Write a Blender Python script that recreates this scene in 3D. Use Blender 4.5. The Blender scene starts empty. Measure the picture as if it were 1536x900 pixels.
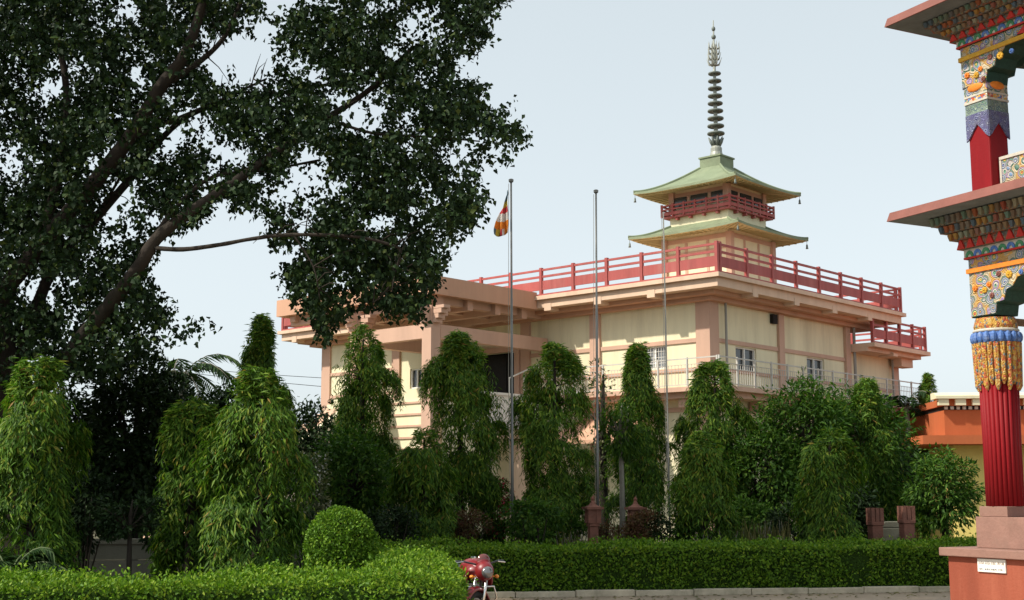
import bpy, math, random
import numpy as np
from math import sin, cos, pi, radians, atan, sqrt
from mathutils import Vector, Matrix

random.seed(7)
RNG = np.random.default_rng(11)
SC = bpy.context.scene
COL = SC.collection

# ------------------------------------------------------------------ camera maths
F = 1950.0                       # focal length in pixels of the 1536 px wide photograph
TH = atan(292 / F)               # upward pitch
EYE = 1.6


def at(px, py, Y):
    x = (px - 768) / F
    y = (450 - py) / F
    fw = cos(TH) - y * sin(TH)
    up = sin(TH) + y * cos(TH)
    t = Y / fw
    return Vector((x * t, Y, EYE + up * t))


def gx(px, Y):                   # world X of a pixel column near the ground
    return at(px, 742, Y).x


# ------------------------------------------------------------------ materials
def nodes_of(m):
    m.use_nodes = True
    nt = m.node_tree
    return nt, nt.nodes, nt.links


def paint(name, col, var=0.14, scale=2.2, rough=0.75, streak=True, bump=0.15, dirt=None, dirt_amt=0.35, fine=28, metal=0.0, spec=0.3):
    m = bpy.data.materials.new(name)
    nt, N, L = nodes_of(m)
    b = N['Principled BSDF']
    tc = N.new('ShaderNodeTexCoord')
    mp = N.new('ShaderNodeMapping')
    mp.inputs['Scale'].default_value = (1, 1, 0.13 if streak else 1)
    L.new(tc.outputs['Object'], mp.inputs['Vector'])
    n1 = N.new('ShaderNodeTexNoise')
    n1.inputs['Scale'].default_value = scale
    n1.inputs['Detail'].default_value = 6
    n1.inputs['Roughness'].default_value = 0.62
    L.new(mp.outputs[0], n1.inputs['Vector'])
    r = N.new('ShaderNodeValToRGB')
    r.color_ramp.elements[0].position = 0.28
    r.color_ramp.elements[1].position = 0.72
    r.color_ramp.elements[0].color = tuple(c * (1 - var) for c in col) + (1,)
    r.color_ramp.elements[1].color = tuple(min(1, c * (1 + var)) for c in col) + (1,)
    L.new(n1.outputs['Fac'], r.inputs[0])
    out = r.outputs[0]
    if dirt:
        n2 = N.new('ShaderNodeTexNoise')
        n2.inputs['Scale'].default_value = scale * 0.55
        n2.inputs['Detail'].default_value = 8
        n2.inputs['Roughness'].default_value = 0.7
        L.new(mp.outputs[0], n2.inputs['Vector'])
        r2 = N.new('ShaderNodeValToRGB')
        r2.color_ramp.elements[0].position = 0.5
        r2.color_ramp.elements[1].position = 0.78
        r2.color_ramp.elements[0].color = (0, 0, 0, 1)
        r2.color_ramp.elements[1].color = (dirt_amt,) * 3 + (1,)
        L.new(n2.outputs['Fac'], r2.inputs[0])
        mx = N.new('ShaderNodeMixRGB')
        L.new(r2.outputs[0], mx.inputs[0])
        L.new(out, mx.inputs[1])
        mx.inputs[2].default_value = tuple(dirt) + (1,)
        out = mx.outputs[0]
    L.new(out, b.inputs['Base Color'])
    b.inputs['Roughness'].default_value = rough
    b.inputs['Metallic'].default_value = metal
    b.inputs['Specular IOR Level'].default_value = spec
    if bump:
        n3 = N.new('ShaderNodeTexNoise')
        n3.inputs['Scale'].default_value = fine
        n3.inputs['Detail'].default_value = 5
        L.new(tc.outputs['Object'], n3.inputs['Vector'])
        bp = N.new('ShaderNodeBump')
        bp.inputs['Strength'].default_value = bump
        bp.inputs['Distance'].default_value = 0.02
        L.new(n3.outputs['Fac'], bp.inputs['Height'])
        L.new(bp.outputs[0], b.inputs['Normal'])
    return m


def leafmat(name, stops, rough=0.5, trans=0.25, spec=0.35, tint=(1.0, 1.25, 0.5)):
    """leaf colour picked per leaf (each leaf is a mesh island)"""
    m = bpy.data.materials.new(name)
    nt, N, L = nodes_of(m)
    b = N['Principled BSDF']
    o = N['Material Output']
    g = N.new('ShaderNodeNewGeometry')
    r = N.new('ShaderNodeValToRGB')
    e = r.color_ramp.elements
    e[0].position, e[0].color = stops[0][0], stops[0][1] + (1,)
    e[1].position, e[1].color = stops[-1][0], stops[-1][1] + (1,)
    for p, c in stops[1:-1]:
        q = e.new(p)
        q.color = c + (1,)
    L.new(g.outputs['Random Per Island'], r.inputs[0])
    L.new(r.outputs[0], b.inputs['Base Color'])
    b.inputs['Roughness'].default_value = rough
    b.inputs['Specular IOR Level'].default_value = spec
    t = N.new('ShaderNodeBsdfTranslucent')
    mm = N.new('ShaderNodeMixRGB')
    mm.blend_type = 'MULTIPLY'
    mm.inputs[0].default_value = 1
    mm.inputs[2].default_value = tint + (1,)
    L.new(r.outputs[0], mm.inputs[1])
    L.new(mm.outputs[0], t.inputs['Color'])
    ms = N.new('ShaderNodeMixShader')
    ms.inputs[0].default_value = trans
    L.new(b.outputs[0], ms.inputs[1])
    L.new(t.outputs[0], ms.inputs[2])
    L.new(ms.outputs[0], o.inputs['Surface'])
    return m


def carving(name, cols, scale=26, rough=0.6, bump=0.8, stretch=(1, 1, 1)):
    """small painted relief work: cells of many colours with a raised outline"""
    m = bpy.data.materials.new(name)
    nt, N, L = nodes_of(m)
    b = N['Principled BSDF']
    tc = N.new('ShaderNodeTexCoord')
    mp = N.new('ShaderNodeMapping')
    mp.inputs['Scale'].default_value = stretch
    L.new(tc.outputs['Object'], mp.inputs['Vector'])
    v = N.new('ShaderNodeTexVoronoi')
    v.inputs['Scale'].default_value = scale
    L.new(mp.outputs[0], v.inputs['Vector'])
    sp = N.new('ShaderNodeSeparateColor')
    L.new(v.outputs['Color'], sp.inputs[0])
    r = N.new('ShaderNodeValToRGB')
    r.color_ramp.interpolation = 'CONSTANT'
    e = r.color_ramp.elements
    k = len(cols)
    e[0].position, e[0].color = 0, cols[0] + (1,)
    e[1].position, e[1].color = (k - 1) / k, cols[-1] + (1,)
    for i in range(1, k - 1):
        q = e.new(i / k)
        q.color = cols[i] + (1,)
    L.new(sp.outputs[0], r.inputs[0])
    v2 = N.new('ShaderNodeTexVoronoi')
    v2.feature = 'DISTANCE_TO_EDGE'
    v2.inputs['Scale'].default_value = scale
    L.new(mp.outputs[0], v2.inputs['Vector'])
    L.new(r.outputs[0], b.inputs['Base Color'])
    bp = N.new('ShaderNodeBump')
    bp.inputs['Strength'].default_value = bump
    bp.inputs['Distance'].default_value = 0.03
    L.new(v2.outputs['Distance'], bp.inputs['Height'])
    L.new(bp.outputs[0], b.inputs['Normal'])
    b.inputs['Roughness'].default_value = rough
    return m


def scrolls(name, bands, scale=9, warp=0.25, rough=0.65, stretch=(1, 1, 1), alt=None):
    """painted cloud scrolls: concentric painted bands round scattered centres, raised like carving"""
    m = bpy.data.materials.new(name)
    nt, N, L = nodes_of(m)
    b = N['Principled BSDF']
    tc = N.new('ShaderNodeTexCoord')
    mp = N.new('ShaderNodeMapping')
    mp.inputs['Scale'].default_value = stretch
    L.new(tc.outputs['Object'], mp.inputs['Vector'])
    nz = N.new('ShaderNodeTexNoise')
    nz.inputs['Scale'].default_value = scale * .9
    L.new(mp.outputs[0], nz.inputs['Vector'])
    mx = N.new('ShaderNodeMixRGB')
    mx.blend_type = 'LINEAR_LIGHT'
    mx.inputs[0].default_value = warp / scale
    L.new(mp.outputs[0], mx.inputs[1]); L.new(nz.outputs['Color'], mx.inputs[2])
    v = N.new('ShaderNodeTexVoronoi')
    v.inputs['Scale'].default_value = scale
    L.new(mx.outputs[0], v.inputs['Vector'])
    r = N.new('ShaderNodeValToRGB')
    r.color_ramp.interpolation = 'CONSTANT'

    def ramp(r, bands):
        e = r.color_ramp.elements
        e[0].position, e[0].color = bands[0][0], bands[0][1] + (1,)
        e[1].position, e[1].color = bands[-1][0], bands[-1][1] + (1,)
        for p, c in bands[1:-1]:
            q = e.new(p); q.color = c + (1,)
    ramp(r, bands)
    L.new(v.outputs['Distance'], r.inputs[0])
    out = r.outputs[0]
    if alt:
        r2 = N.new('ShaderNodeValToRGB'); r2.color_ramp.interpolation = 'CONSTANT'
        ramp(r2, alt)
        L.new(v.outputs['Distance'], r2.inputs[0])
        sp = N.new('ShaderNodeSeparateColor'); L.new(v.outputs['Color'], sp.inputs[0])
        gt = N.new('ShaderNodeMath'); gt.operation = 'GREATER_THAN'; gt.inputs[1].default_value = .6
        L.new(sp.outputs[0], gt.inputs[0])
        m2 = N.new('ShaderNodeMixRGB')
        L.new(gt.outputs[0], m2.inputs[0]); L.new(out, m2.inputs[1]); L.new(r2.outputs[0], m2.inputs[2])
        out = m2.outputs[0]
    # dust and fading
    n3 = N.new('ShaderNodeTexNoise'); n3.inputs['Scale'].default_value = 7; n3.inputs['Detail'].default_value = 6
    L.new(tc.outputs['Object'], n3.inputs['Vector'])
    r3 = N.new('ShaderNodeValToRGB')
    r3.color_ramp.elements[0].position = .4; r3.color_ramp.elements[0].color = (0, 0, 0, 1)
    r3.color_ramp.elements[1].position = .75; r3.color_ramp.elements[1].color = (.4, .4, .4, 1)
    L.new(n3.outputs['Fac'], r3.inputs[0])
    m3 = N.new('ShaderNodeMixRGB')
    L.new(r3.outputs[0], m3.inputs[0]); L.new(out, m3.inputs[1]); m3.inputs[2].default_value = (.2, .18, .15, 1)
    L.new(m3.outputs[0], b.inputs['Base Color'])
    sn = N.new('ShaderNodeMath'); sn.operation = 'MULTIPLY'; sn.inputs[1].default_value = 40
    L.new(v.outputs['Distance'], sn.inputs[0])
    si = N.new('ShaderNodeMath'); si.operation = 'SINE'
    L.new(sn.outputs[0], si.inputs[0])
    bp = N.new('ShaderNodeBump'); bp.inputs['Strength'].default_value = .6; bp.inputs['Distance'].default_value = .012
    L.new(si.outputs[0], bp.inputs['Height']); L.new(bp.outputs[0], b.inputs['Normal'])
    b.inputs['Roughness'].default_value = rough
    return m


def simple(name, col, rough=0.5, metal=0.0, spec=0.5, coat=0.0):
    m = bpy.data.materials.new(name)
    nt, N, L = nodes_of(m)
    b = N['Principled BSDF']
    b.inputs['Base Color'].default_value = tuple(col) + (1,)
    b.inputs['Roughness'].default_value = rough
    b.inputs['Metallic'].default_value = metal
    b.inputs['Specular IOR Level'].default_value = spec
    b.inputs['Coat Weight'].default_value = coat
    n1 = N.new('ShaderNodeTexNoise')
    n1.inputs['Scale'].default_value = 14
    n1.inputs['Detail'].default_value = 4
    mr = N.new('ShaderNodeMapRange')
    mr.inputs['To Min'].default_value = max(0.02, rough - 0.1)
    mr.inputs['To Max'].default_value = min(1, rough + 0.15)
    L.new(n1.outputs['Fac'], mr.inputs['Value'])
    L.new(mr.outputs[0], b.inputs['Roughness'])
    return m


MT = {}
MT['cream'] = paint('cream wall paint', (0.75, 0.69, 0.48), 0.10, 1.8, 0.85, True, 0.1, (0.34, 0.29, 0.2), 0.55)
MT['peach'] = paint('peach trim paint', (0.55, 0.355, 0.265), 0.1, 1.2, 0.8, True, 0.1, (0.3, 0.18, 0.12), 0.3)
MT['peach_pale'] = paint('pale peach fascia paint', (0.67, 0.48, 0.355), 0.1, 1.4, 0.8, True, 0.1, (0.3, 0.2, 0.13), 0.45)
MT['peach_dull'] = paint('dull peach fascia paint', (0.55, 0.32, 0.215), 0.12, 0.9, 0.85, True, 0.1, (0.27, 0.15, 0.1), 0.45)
MT['rail_red'] = paint('faded red rail paint', (0.37, 0.085, 0.078), 0.2, 2.5, 0.6, True, 0.1, (0.5, 0.26, 0.22), 0.4)
MT['verdigris'] = paint('verdigris copper roof', (0.20, 0.24, 0.15), 0.22, 1.6, 0.7, False, 0.25, (0.2, 0.2, 0.12), 0.5)
MT['soffit_green'] = paint('pale olive soffit', (0.42, 0.36, 0.19), 0.12, 2, 0.8, False, 0.1)
MT['bronze'] = paint('weathered bronze', (0.15, 0.17, 0.155), 0.3, 5, 0.55, False, 0.2, (0.2, 0.24, 0.2), 0.5, metal=0.3)
MT['pale_metal'] = paint('pale grey metal', (0.30, 0.31, 0.27), 0.2, 6, 0.5, False, 0.1, metal=0.2)
MT['white'] = paint('white rail paint', (0.78, 0.77, 0.72), 0.06, 3, 0.6, True, 0.05, (0.4, 0.38, 0.33), 0.3)
MT['rail_white'] = paint('dull white balcony paint', (0.5, 0.48, 0.44), 0.1, 3, 0.65, True, 0.05, (0.3, 0.27, 0.22), 0.4)
MT['glass'] = simple('dark window glass', (0.035, 0.04, 0.045), 0.12, 0, 0.6)
MT['glass_pale'] = simple('curtained window glass', (0.2, 0.22, 0.24), 0.2, 0, 0.6)
MT['dark'] = simple('dark interior', (0.012, 0.01, 0.009), 0.9)
MT['galv'] = paint('galvanised steel', (0.19, 0.195, 0.19), 0.15, 8, 0.45, True, 0.05, (0.2, 0.17, 0.13), 0.4, metal=0.5)
MT['pole_white'] = paint('dull white pole paint', (0.30, 0.29, 0.26), 0.12, 6, 0.5, True, 0.05, (0.3, 0.26, 0.2), 0.4)
MT['stone_red'] = paint('red sandstone', (0.22, 0.095, 0.068), 0.25, 5, 0.9, False, 0.4, (0.16, 0.1, 0.08), 0.6)
MT['gate_red'] = paint('terracotta painted plinth', (0.27, 0.066, 0.036), 0.16, 2.4, 0.7, True, 0.2, (0.5, 0.17, 0.1), 0.5)
MT['gate_stone'] = paint('pinkish brown stone', (0.27, 0.15, 0.118), 0.16, 6, 0.75, False, 0.25, (0.26, 0.17, 0.13), 0.5)
MT['lacquer'] = paint('red lacquer', (0.23, 0.007, 0.011), 0.2, 4, 0.6, True, 0.12, (0.12, 0.010, 0.012), 0.6, spec=0.2)
MT['fascia_pink'] = paint('faded pink red fascia', (0.23, 0.088, 0.07), 0.15, 4, 0.7, False, 0.15, (0.32, 0.12, 0.1), 0.5)
MT['soffit_grey'] = paint('blue grey soffit', (0.15, 0.18, 0.19), 0.2, 5, 0.85, False, 0.2)
MT['yellow'] = paint('yellow ornament paint', (0.58, 0.33, 0.03), 0.18, 12, 0.55, False, 0.3, (0.45, 0.2, 0.03), 0.5)
MT['orange'] = paint('orange ornament paint', (0.76, 0.23, 0.03), 0.15, 12, 0.55, False, 0.2)
MT['orn_blue'] = paint('blue ornament paint', (0.07, 0.16, 0.42), 0.3, 20, 0.55, False, 0.3, (0.4, 0.45, 0.55), 0.6)
MT['orn_green'] = paint('green ornament paint', (0.05, 0.22, 0.1), 0.3, 20, 0.55, False, 0.3, (0.35, 0.42, 0.3), 0.5)
MT['orn_dgreen'] = paint('dark green ornament paint', (0.018, 0.06, 0.045), 0.3, 20, 0.6, False, 0.3)
MT['orn_white'] = paint('white ornament paint', (0.52, 0.49, 0.42), 0.12, 20, 0.6, False, 0.2)
MT['orn_red'] = paint('red ornament paint', (0.48, 0.03, 0.02), 0.2, 20, 0.55, False, 0.2)
MT['orn_brown'] = paint('brown ornament paint', (0.2, 0.13, 0.085), 0.25, 20, 0.7, False, 0.3)
MT['carve_grey'] = scrolls('painted cloud scrolls', [(0, (.62, .36, .05)), (.13, (.08, .15, .34)), (.22, (.52, .50, .44)), (.31, (.14, .24, .40)), (.40, (.46, .42, .40)), (.5, (.07, .18, .14)), (.6, (.55, .46, .30))], 8.5, alt=[(0, (.55, .08, .04)), (.13, (.66, .44, .10)), (.24, (.08, .28, .18)), (.34, (.50, .47, .42)), (.44, (.32, .22, .38)), (.56, (.60, .34, .08))])
MT['carve_row'] = leafmat('painted bracket blocks', [(0.0, (.12, .09, .07)), (.22, (.2, .13, .07)), (.4, (.06, .11, .15)), (.55, (.30, .17, .04)), (.7, (.26, .06, .04)), (.85, (.10, .17, .13)), (1.0, (.28, .24, .16))], .75, 0.0, .2)
MT['carve_multi'] = carving('painted flower carving', [(0.7, 0.37, 0.05), (0.10, 0.28, 0.15), (0.60, 0.56, 0.46), (0.55, 0.10, 0.05), (0.12, 0.20, 0.42), (0.66, 0.40, 0.30)], 36)
MT['carve_blue'] = scrolls('painted blue lappets', [(0, (.34, .35, .40)), (.14, (.08, .11, .30)), (.26, (.26, .28, .40)), (.36, (.06, .07, .2)), (.48, (.20, .22, .36)), (.6, (.12, .12, .28))], 15)
MT['carve_green'] = scrolls('painted green band', [(0, (.40, .38, .3)), (.14, (.06, .2, .15)), (.28, (.3, .38, .3)), (.4, (.08, .15, .2)), (.52, (.25, .34, .28))], 16)
MT['carve_gold'] = carving('gilded tassel carving', [(0.50, 0.27, 0.04), (0.40, 0.17, 0.025), (0.55, 0.38, 0.12), (0.42, 0.12, 0.03), (0.58, 0.33, 0.06), (0.16, 0.2, 0.2), (0.5, 0.1, 0.04)], 44, stretch=(1, 1, 0.7))
MT['carve_brown'] = carving('carved brackets', [(0.16, 0.12, 0.09), (0.25, 0.17, 0.09), (0.11, 0.14, 0.13), (0.3, 0.1, 0.06), (0.2, 0.19, 0.16)], 30)
MT['yellow_wall'] = paint('yellow wall paint', (0.80, 0.63, 0.20), 0.08, 1, 0.85, True, 0.1, (0.5, 0.36, 0.12), 0.3)
MT['orange_wall'] = paint('orange red parapet paint', (0.46, 0.125, 0.045), 0.12, 1.4, 0.85, True, 0.1, (0.35, 0.1, 0.05), 0.4)
MT['bark'] = paint('grey brown bark', (0.034, 0.026, 0.02), 0.35, 5, 0.9, True, 0.7, (0.05, 0.045, 0.03), 0.6, fine=20)
MT['bark_pale'] = paint('pale grey bark', (0.24, 0.22, 0.18), 0.25, 5, 0.9, False, 0.5)
MT['twigs'] = paint('shaded inner twigs', (0.022, 0.028, 0.012), 0.4, 30, 1.0, False, 0.8, spec=0.0)
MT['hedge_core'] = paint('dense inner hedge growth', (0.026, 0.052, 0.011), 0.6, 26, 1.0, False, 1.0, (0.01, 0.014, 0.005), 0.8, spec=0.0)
MT['wall_grey'] = paint('old lime wall', (0.17, 0.165, 0.13), 0.2, 2, 0.9, True, 0.3, (0.1, 0.11, 0.07), 0.7)

G3 = lambda a: tuple(a)
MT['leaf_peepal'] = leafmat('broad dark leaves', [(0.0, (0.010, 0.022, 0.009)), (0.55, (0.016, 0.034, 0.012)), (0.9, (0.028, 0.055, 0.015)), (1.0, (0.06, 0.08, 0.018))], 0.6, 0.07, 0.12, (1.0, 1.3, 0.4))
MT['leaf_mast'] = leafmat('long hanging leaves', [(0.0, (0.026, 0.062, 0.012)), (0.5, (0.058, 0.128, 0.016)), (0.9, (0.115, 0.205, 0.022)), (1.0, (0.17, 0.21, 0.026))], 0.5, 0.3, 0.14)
MT['leaf_mast_young_lit'] = leafmat('yellowish young and sun-toned leaves', [(0.0, (0.06, 0.15, 0.018)), (0.6, (0.125, 0.23, 0.024)), (0.93, (0.24, 0.29, 0.035)), (1.0, (0.30, 0.17, 0.05))], 0.5, 0.3, 0.14)  # real young tips; also used to brighten crown tops as sunlight would
MT['leaf_bush'] = leafmat('bush leaves', [(0.0, (0.028, 0.07, 0.013)), (0.5, (0.055, 0.125, 0.018)), (0.9, (0.10, 0.19, 0.026)), (1.0, (0.16, 0.22, 0.03))], 0.5, 0.3, 0.14)
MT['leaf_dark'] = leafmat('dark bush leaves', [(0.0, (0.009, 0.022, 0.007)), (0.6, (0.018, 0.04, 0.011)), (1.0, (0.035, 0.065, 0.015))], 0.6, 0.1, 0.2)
MT['leaf_hedge'] = leafmat('clipped hedge leaves', [(0.0, (0.045, 0.10, 0.010)), (0.5, (0.095, 0.20, 0.016)), (0.93, (0.17, 0.29, 0.022)), (1.0, (0.24, 0.30, 0.03))], 0.5, 0.25, 0.15)
MT['leaf_hedge_toplit'] = leafmat('sun-toned hedge top leaves', [(0.0, (0.09, 0.18, 0.013)), (0.6, (0.165, 0.275, 0.02)), (1.0, (0.27, 0.36, 0.045))], 0.5, 0.3, 0.15)  # lighter leaf colour that paints the sunlit top of the hedges
MT['leaf_grey'] = leafmat('sparse greyish leaves', [(0.0, (0.06, 0.08, 0.03)), (0.6, (0.12, 0.14, 0.06)), (1.0, (0.25, 0.23, 0.12))], 0.6, 0.3)
MT['leaf_red'] = leafmat('reddish leaves', [(0.0, (0.07, 0.03, 0.015)), (0.5, (0.14, 0.055, 0.025)), (0.8, (0.10, 0.10, 0.03)), (1.0, (0.2, 0.1, 0.04))], 0.6, 0.2)
MT['leaf_straw'] = leafmat('straw coloured blades', [(0.0, (0.08, 0.10, 0.025)), (0.6, (0.17, 0.16, 0.05)), (1.0, (0.3, 0.25, 0.1))], 0.6, 0.25)
MT['leaf_palm'] = leafmat('palm leaflets', [(0.0, (0.015, 0.035, 0.012)), (0.6, (0.03, 0.065, 0.02)), (1.0, (0.06, 0.10, 0.03))], 0.5, 0.2, 0.12)
MT['stalk'] = paint('green leaf stalk', (0.07, 0.10, 0.035), 0.2, 6, 0.6, False, 0.0)
MT['petal_red'] = leafmat('crimson petals', [(0.0, (0.25, 0.02, 0.03)), (0.6, (0.42, 0.05, 0.06)), (1.0, (0.5, 0.12, 0.1))], 0.6, 0.3, tint=(1, 1, 1))
MT['petal_white'] = leafmat('white petals', [(0.0, (0.5, 0.5, 0.42)), (1.0, (0.75, 0.73, 0.66))], 0.6, 0.3, tint=(1, 1, 1))


# ------------------------------------------------------------------ object helpers
def tag(o, label=None, cat=None, group=None, kind=None):
    if label: o['label'] = label
    if cat: o['category'] = cat
    if group: o['group'] = group
    if kind: o['kind'] = kind
    return o


def thing(name, label, cat, loc=(0, 0, 0), rz=0, group=None):
    o = bpy.data.objects.new(name, None)
    o.empty_display_size = 0.2
    COL.objects.link(o)
    o.location = loc
    o.rotation_euler = (0, 0, rz)
    return tag(o, label, cat, group)


class MB:
    def __init__(s):
        s.v, s.f, s.m = [], [], []

    def add(s, vs, fs, mi=0):
        k = len(s.v)
        s.v += [tuple(v) for v in vs]
        s.f += [tuple(i + k for i in f) for f in fs]
        s.m += [mi] * len(fs)
        return s

    def hexa(s, p, mi=0):        # 0-3 bottom ccw, 4-7 top
        return s.add(p, [(3, 2, 1, 0), (4, 5, 6, 7), (0, 1, 5, 4), (1, 2, 6, 5), (2, 3, 7, 6), (3, 0, 4, 7)], mi)

    def box(s, x0, x1, y0, y1, z0, z1, mi=0):
        return s.hexa([(x0, y0, z0), (x1, y0, z0), (x1, y1, z0), (x0, y1, z0), (x0, y0, z1), (x1, y0, z1), (x1, y1, z1), (x0, y1, z1)], mi)

    def tube(s, pts, rad, n=8, mi=0, cap=True):
        pts = [Vector(p) for p in pts]
        if not hasattr(rad, '__len__'): rad = [rad] * len(pts)
        k = len(s.v)
        ref = None
        for i, p in enumerate(pts):
            d = (pts[min(i + 1, len(pts) - 1)] - pts[max(i - 1, 0)]).normalized()
            if ref is None:
                ref = d.orthogonal().normalized()
            ref = (ref - d * ref.dot(d)).normalized()
            b = d.cross(ref)
            for j in range(n):
                a = 2 * pi * j / n
                s.v.append(tuple(p + (ref * cos(a) + b * sin(a)) * rad[i]))
        for i in range(len(pts) - 1):
            for j in range(n):
                a, b2 = k + i * n + j, k + i * n + (j + 1) % n
                s.f.append((a, b2, b2 + n, a + n)); s.m.append(mi)
        if cap:
            s.f.append(tuple(k + j for j in reversed(range(n)))); s.m.append(mi)
            e = k + (len(pts) - 1) * n
            s.f.append(tuple(e + j for j in range(n))); s.m.append(mi)
        return s

    def lathe(s, prof, n=16, c=(0, 0, 0), mi=0, M=None, flute=0, depth=0.0):
        k = len(s.v)
        for r, z in prof:
            for j in range(n):
                a = 2 * pi * j / n
                rr = r * (1 - depth * (0.5 - 0.5 * abs(cos(a * flute / 2)) if flute else 0) * 2)
                p = Vector((rr * cos(a), rr * sin(a), z))
                if M is not None: p = M @ p
                s.v.append((p[0] + c[0], p[1] + c[1], p[2] + c[2]))
        for i in range(len(prof) - 1):
            for j in range(n):
                a, b2 = k + i * n + j, k + i * n + (j + 1) % n
                s.f.append((a, b2, b2 + n, a + n)); s.m.append(mi)
        s.f.append(tuple(k + j for j in reversed(range(n)))); s.m.append(mi)
        e = k + (len(prof) - 1) * n
        s.f.append(tuple(e + j for j in range(n))); s.m.append(mi)
        return s

    def prism(s, poly, fn, a0, a1, mi=0):
        """poly of (u,w), extruded from a0 to a1; fn(u,w,a)->xyz"""
        n = len(poly)
        vs = [fn(u, w, a0) for u, w in poly] + [fn(u, w, a1) for u, w in poly]
        fs = [tuple(range(n)), tuple(reversed(range(n, 2 * n)))]
        fs += [(i, i + n, (i + 1) % n + n, (i + 1) % n) for i in range(n)]
        return s.add(vs, fs, mi)

    def ellipsoid(s, c, r, n=14, k=9, mi=0, M=None):
        prof = []
        base = len(s.v)
        for i in range(k + 1):
            t = pi * i / k
            for j in range(n):
                a = 2 * pi * j / n
                p = Vector((sin(t) * cos(a) * r[0], sin(t) * sin(a) * r[1], -cos(t) * r[2]))
                if M is not None: p = M @ p
                s.v.append((p[0] + c[0], p[1] + c[1], p[2] + c[2]))
        for i in range(k):
            for j in range(n):
                a, b2 = base + i * n + j, base + i * n + (j + 1) % n
                s.f.append((a, b2, b2 + n, a + n)); s.m.append(mi)
        return s

    def torus(s, c, R, r, n=28, k=8, axis='x', mi=0):
        base = len(s.v)
        for i in range(n):
            a = 2 * pi * i / n
            for j in range(k):
                b2 = 2 * pi * j / k
                q = (R + r * cos(b2))
                u, w, h = q * cos(a), q * sin(a), r * sin(b2)
                p = {'x': (h, u, w), 'y': (u, h, w), 'z': (u, w, h)}[axis]
                s.v.append((p[0] + c[0], p[1] + c[1], p[2] + c[2]))
        for i in range(n):
            for j in range(k):
                a, b2 = base + i * k + j, base + i * k + (j + 1) % k
                c2, d2 = base + ((i + 1) % n) * k + (j + 1) % k, base + ((i + 1) % n) * k + j
                s.f.append((a, d2, c2, b2)); s.m.append(mi)
        return s

    def build(s, name, mats, parent=None, smooth=False, bevel=0, fix=True):
        me = bpy.data.meshes.new(name)
        me.from_pydata(s.v, [], s.f)
        for m in (mats if isinstance(mats, (list, tuple)) else [mats]):
            me.materials.append(m)
        me.polygons.foreach_set('material_index', s.m)
        if fix:
            import bmesh
            bm = bmesh.new(); bm.from_mesh(me)
            bmesh.ops.recalc_face_normals(bm, faces=bm.faces)
            bm.to_mesh(me); bm.free()
        if smooth:
            me.polygons.foreach_set('use_smooth', [True] * len(me.polygons))
        o = bpy.data.objects.new(name, me)
        COL.objects.link(o)
        o.parent = parent
        if bevel:
            b = o.modifiers.new('bevel', 'BEVEL')
            b.width = bevel; b.segments = 2; b.limit_method = 'ANGLE'
        return o


def norm(a):
    return a / np.maximum(np.linalg.norm(a, axis=1, keepdims=True), 1e-9)


def leaves(name, sets, parent, mats):
    """sets: list of (P, D, N, length, width, mat index, widest position); one folded blade of two triangles per leaf"""
    V, MI = [], []
    tot = 0
    for P, D, Nn, ln, wd, mi, wp in sets:
        n = len(P)
        D = norm(D)
        S = norm(np.cross(D, Nn))
        U = norm(np.cross(S, D))
        ln = np.broadcast_to(ln, (n,))[:, None]
        wd = np.broadcast_to(wd, (n,))[:, None]
        mid = P + D * ln * wp
        q = np.empty((n, 4, 3))
        q[:, 0] = P
        q[:, 1] = mid + S * wd * 0.5 + U * wd * 0.18
        q[:, 2] = P + D * ln - U * ln * 0.08
        q[:, 3] = mid - S * wd * 0.5 + U * wd * 0.18
        V.append(q.reshape(-1, 3))
        MI.append(np.full(2 * n, mi, dtype=np.int32))
        tot += n
    V = np.concatenate(V).astype(np.float32)
    MI = np.concatenate(MI)
    base = np.arange(tot, dtype=np.int32)[:, None] * 4
    T = np.concatenate([base + np.array([[0, 2, 1]]), base + np.array([[0, 3, 2]])], axis=1).reshape(-1).astype(np.int32)
    me = bpy.data.meshes.new(name)
    me.vertices.add(len(V)); me.vertices.foreach_set('co', V.reshape(-1))
    me.loops.add(len(T)); me.loops.foreach_set('vertex_index', T)
    nf = tot * 2
    me.polygons.add(nf)
    me.polygons.foreach_set('loop_start', np.arange(nf, dtype=np.int32) * 3)
    for m in mats: me.materials.append(m)
    me.polygons.foreach_set('material_index', MI)
    me.update(calc_edges=True)
    me.validate()
    o = bpy.data.objects.new(name, me)
    COL.objects.link(o)
    o.parent = parent
    return o


def rv(n):
    return norm(RNG.normal(size=(n, 3)))


# ------------------------------------------------------------------ world, sun, camera
SUN_AZ, SUN_EL = radians(-110), radians(46)
w = bpy.data.worlds.new('World')
SC.world = w
w.use_nodes = True
N, L = w.node_tree.nodes, w.node_tree.links
bg = N['Background']
sky = N.new('ShaderNodeTexSky')
sky.sky_type = 'NISHITA'
sky.sun_disc = False
sky.sun_elevation = SUN_EL
sky.sun_rotation = SUN_AZ % (2 * pi)
sky.air_density = 1.0
sky.dust_density = 1.5
sky.ozone_density = 1.0
hs = N.new('ShaderNodeHueSaturation')
hs.inputs['Saturation'].default_value = 0.30
hs.inputs['Hue'].default_value = 0.482
L.new(sky.outputs[0], hs.inputs['Color'])
hz = N.new('ShaderNodeMixRGB')               # thin even haze over the whole sky
hz.inputs[0].default_value = 0.66
hz.inputs[2].default_value = (2.78, 3.18, 3.36, 1)
L.new(hs.outputs[0], hz.inputs[1])
L.new(hz.outputs[0], bg.inputs['Color'])
bg.inputs['Strength'].default_value = 0.15

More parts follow.
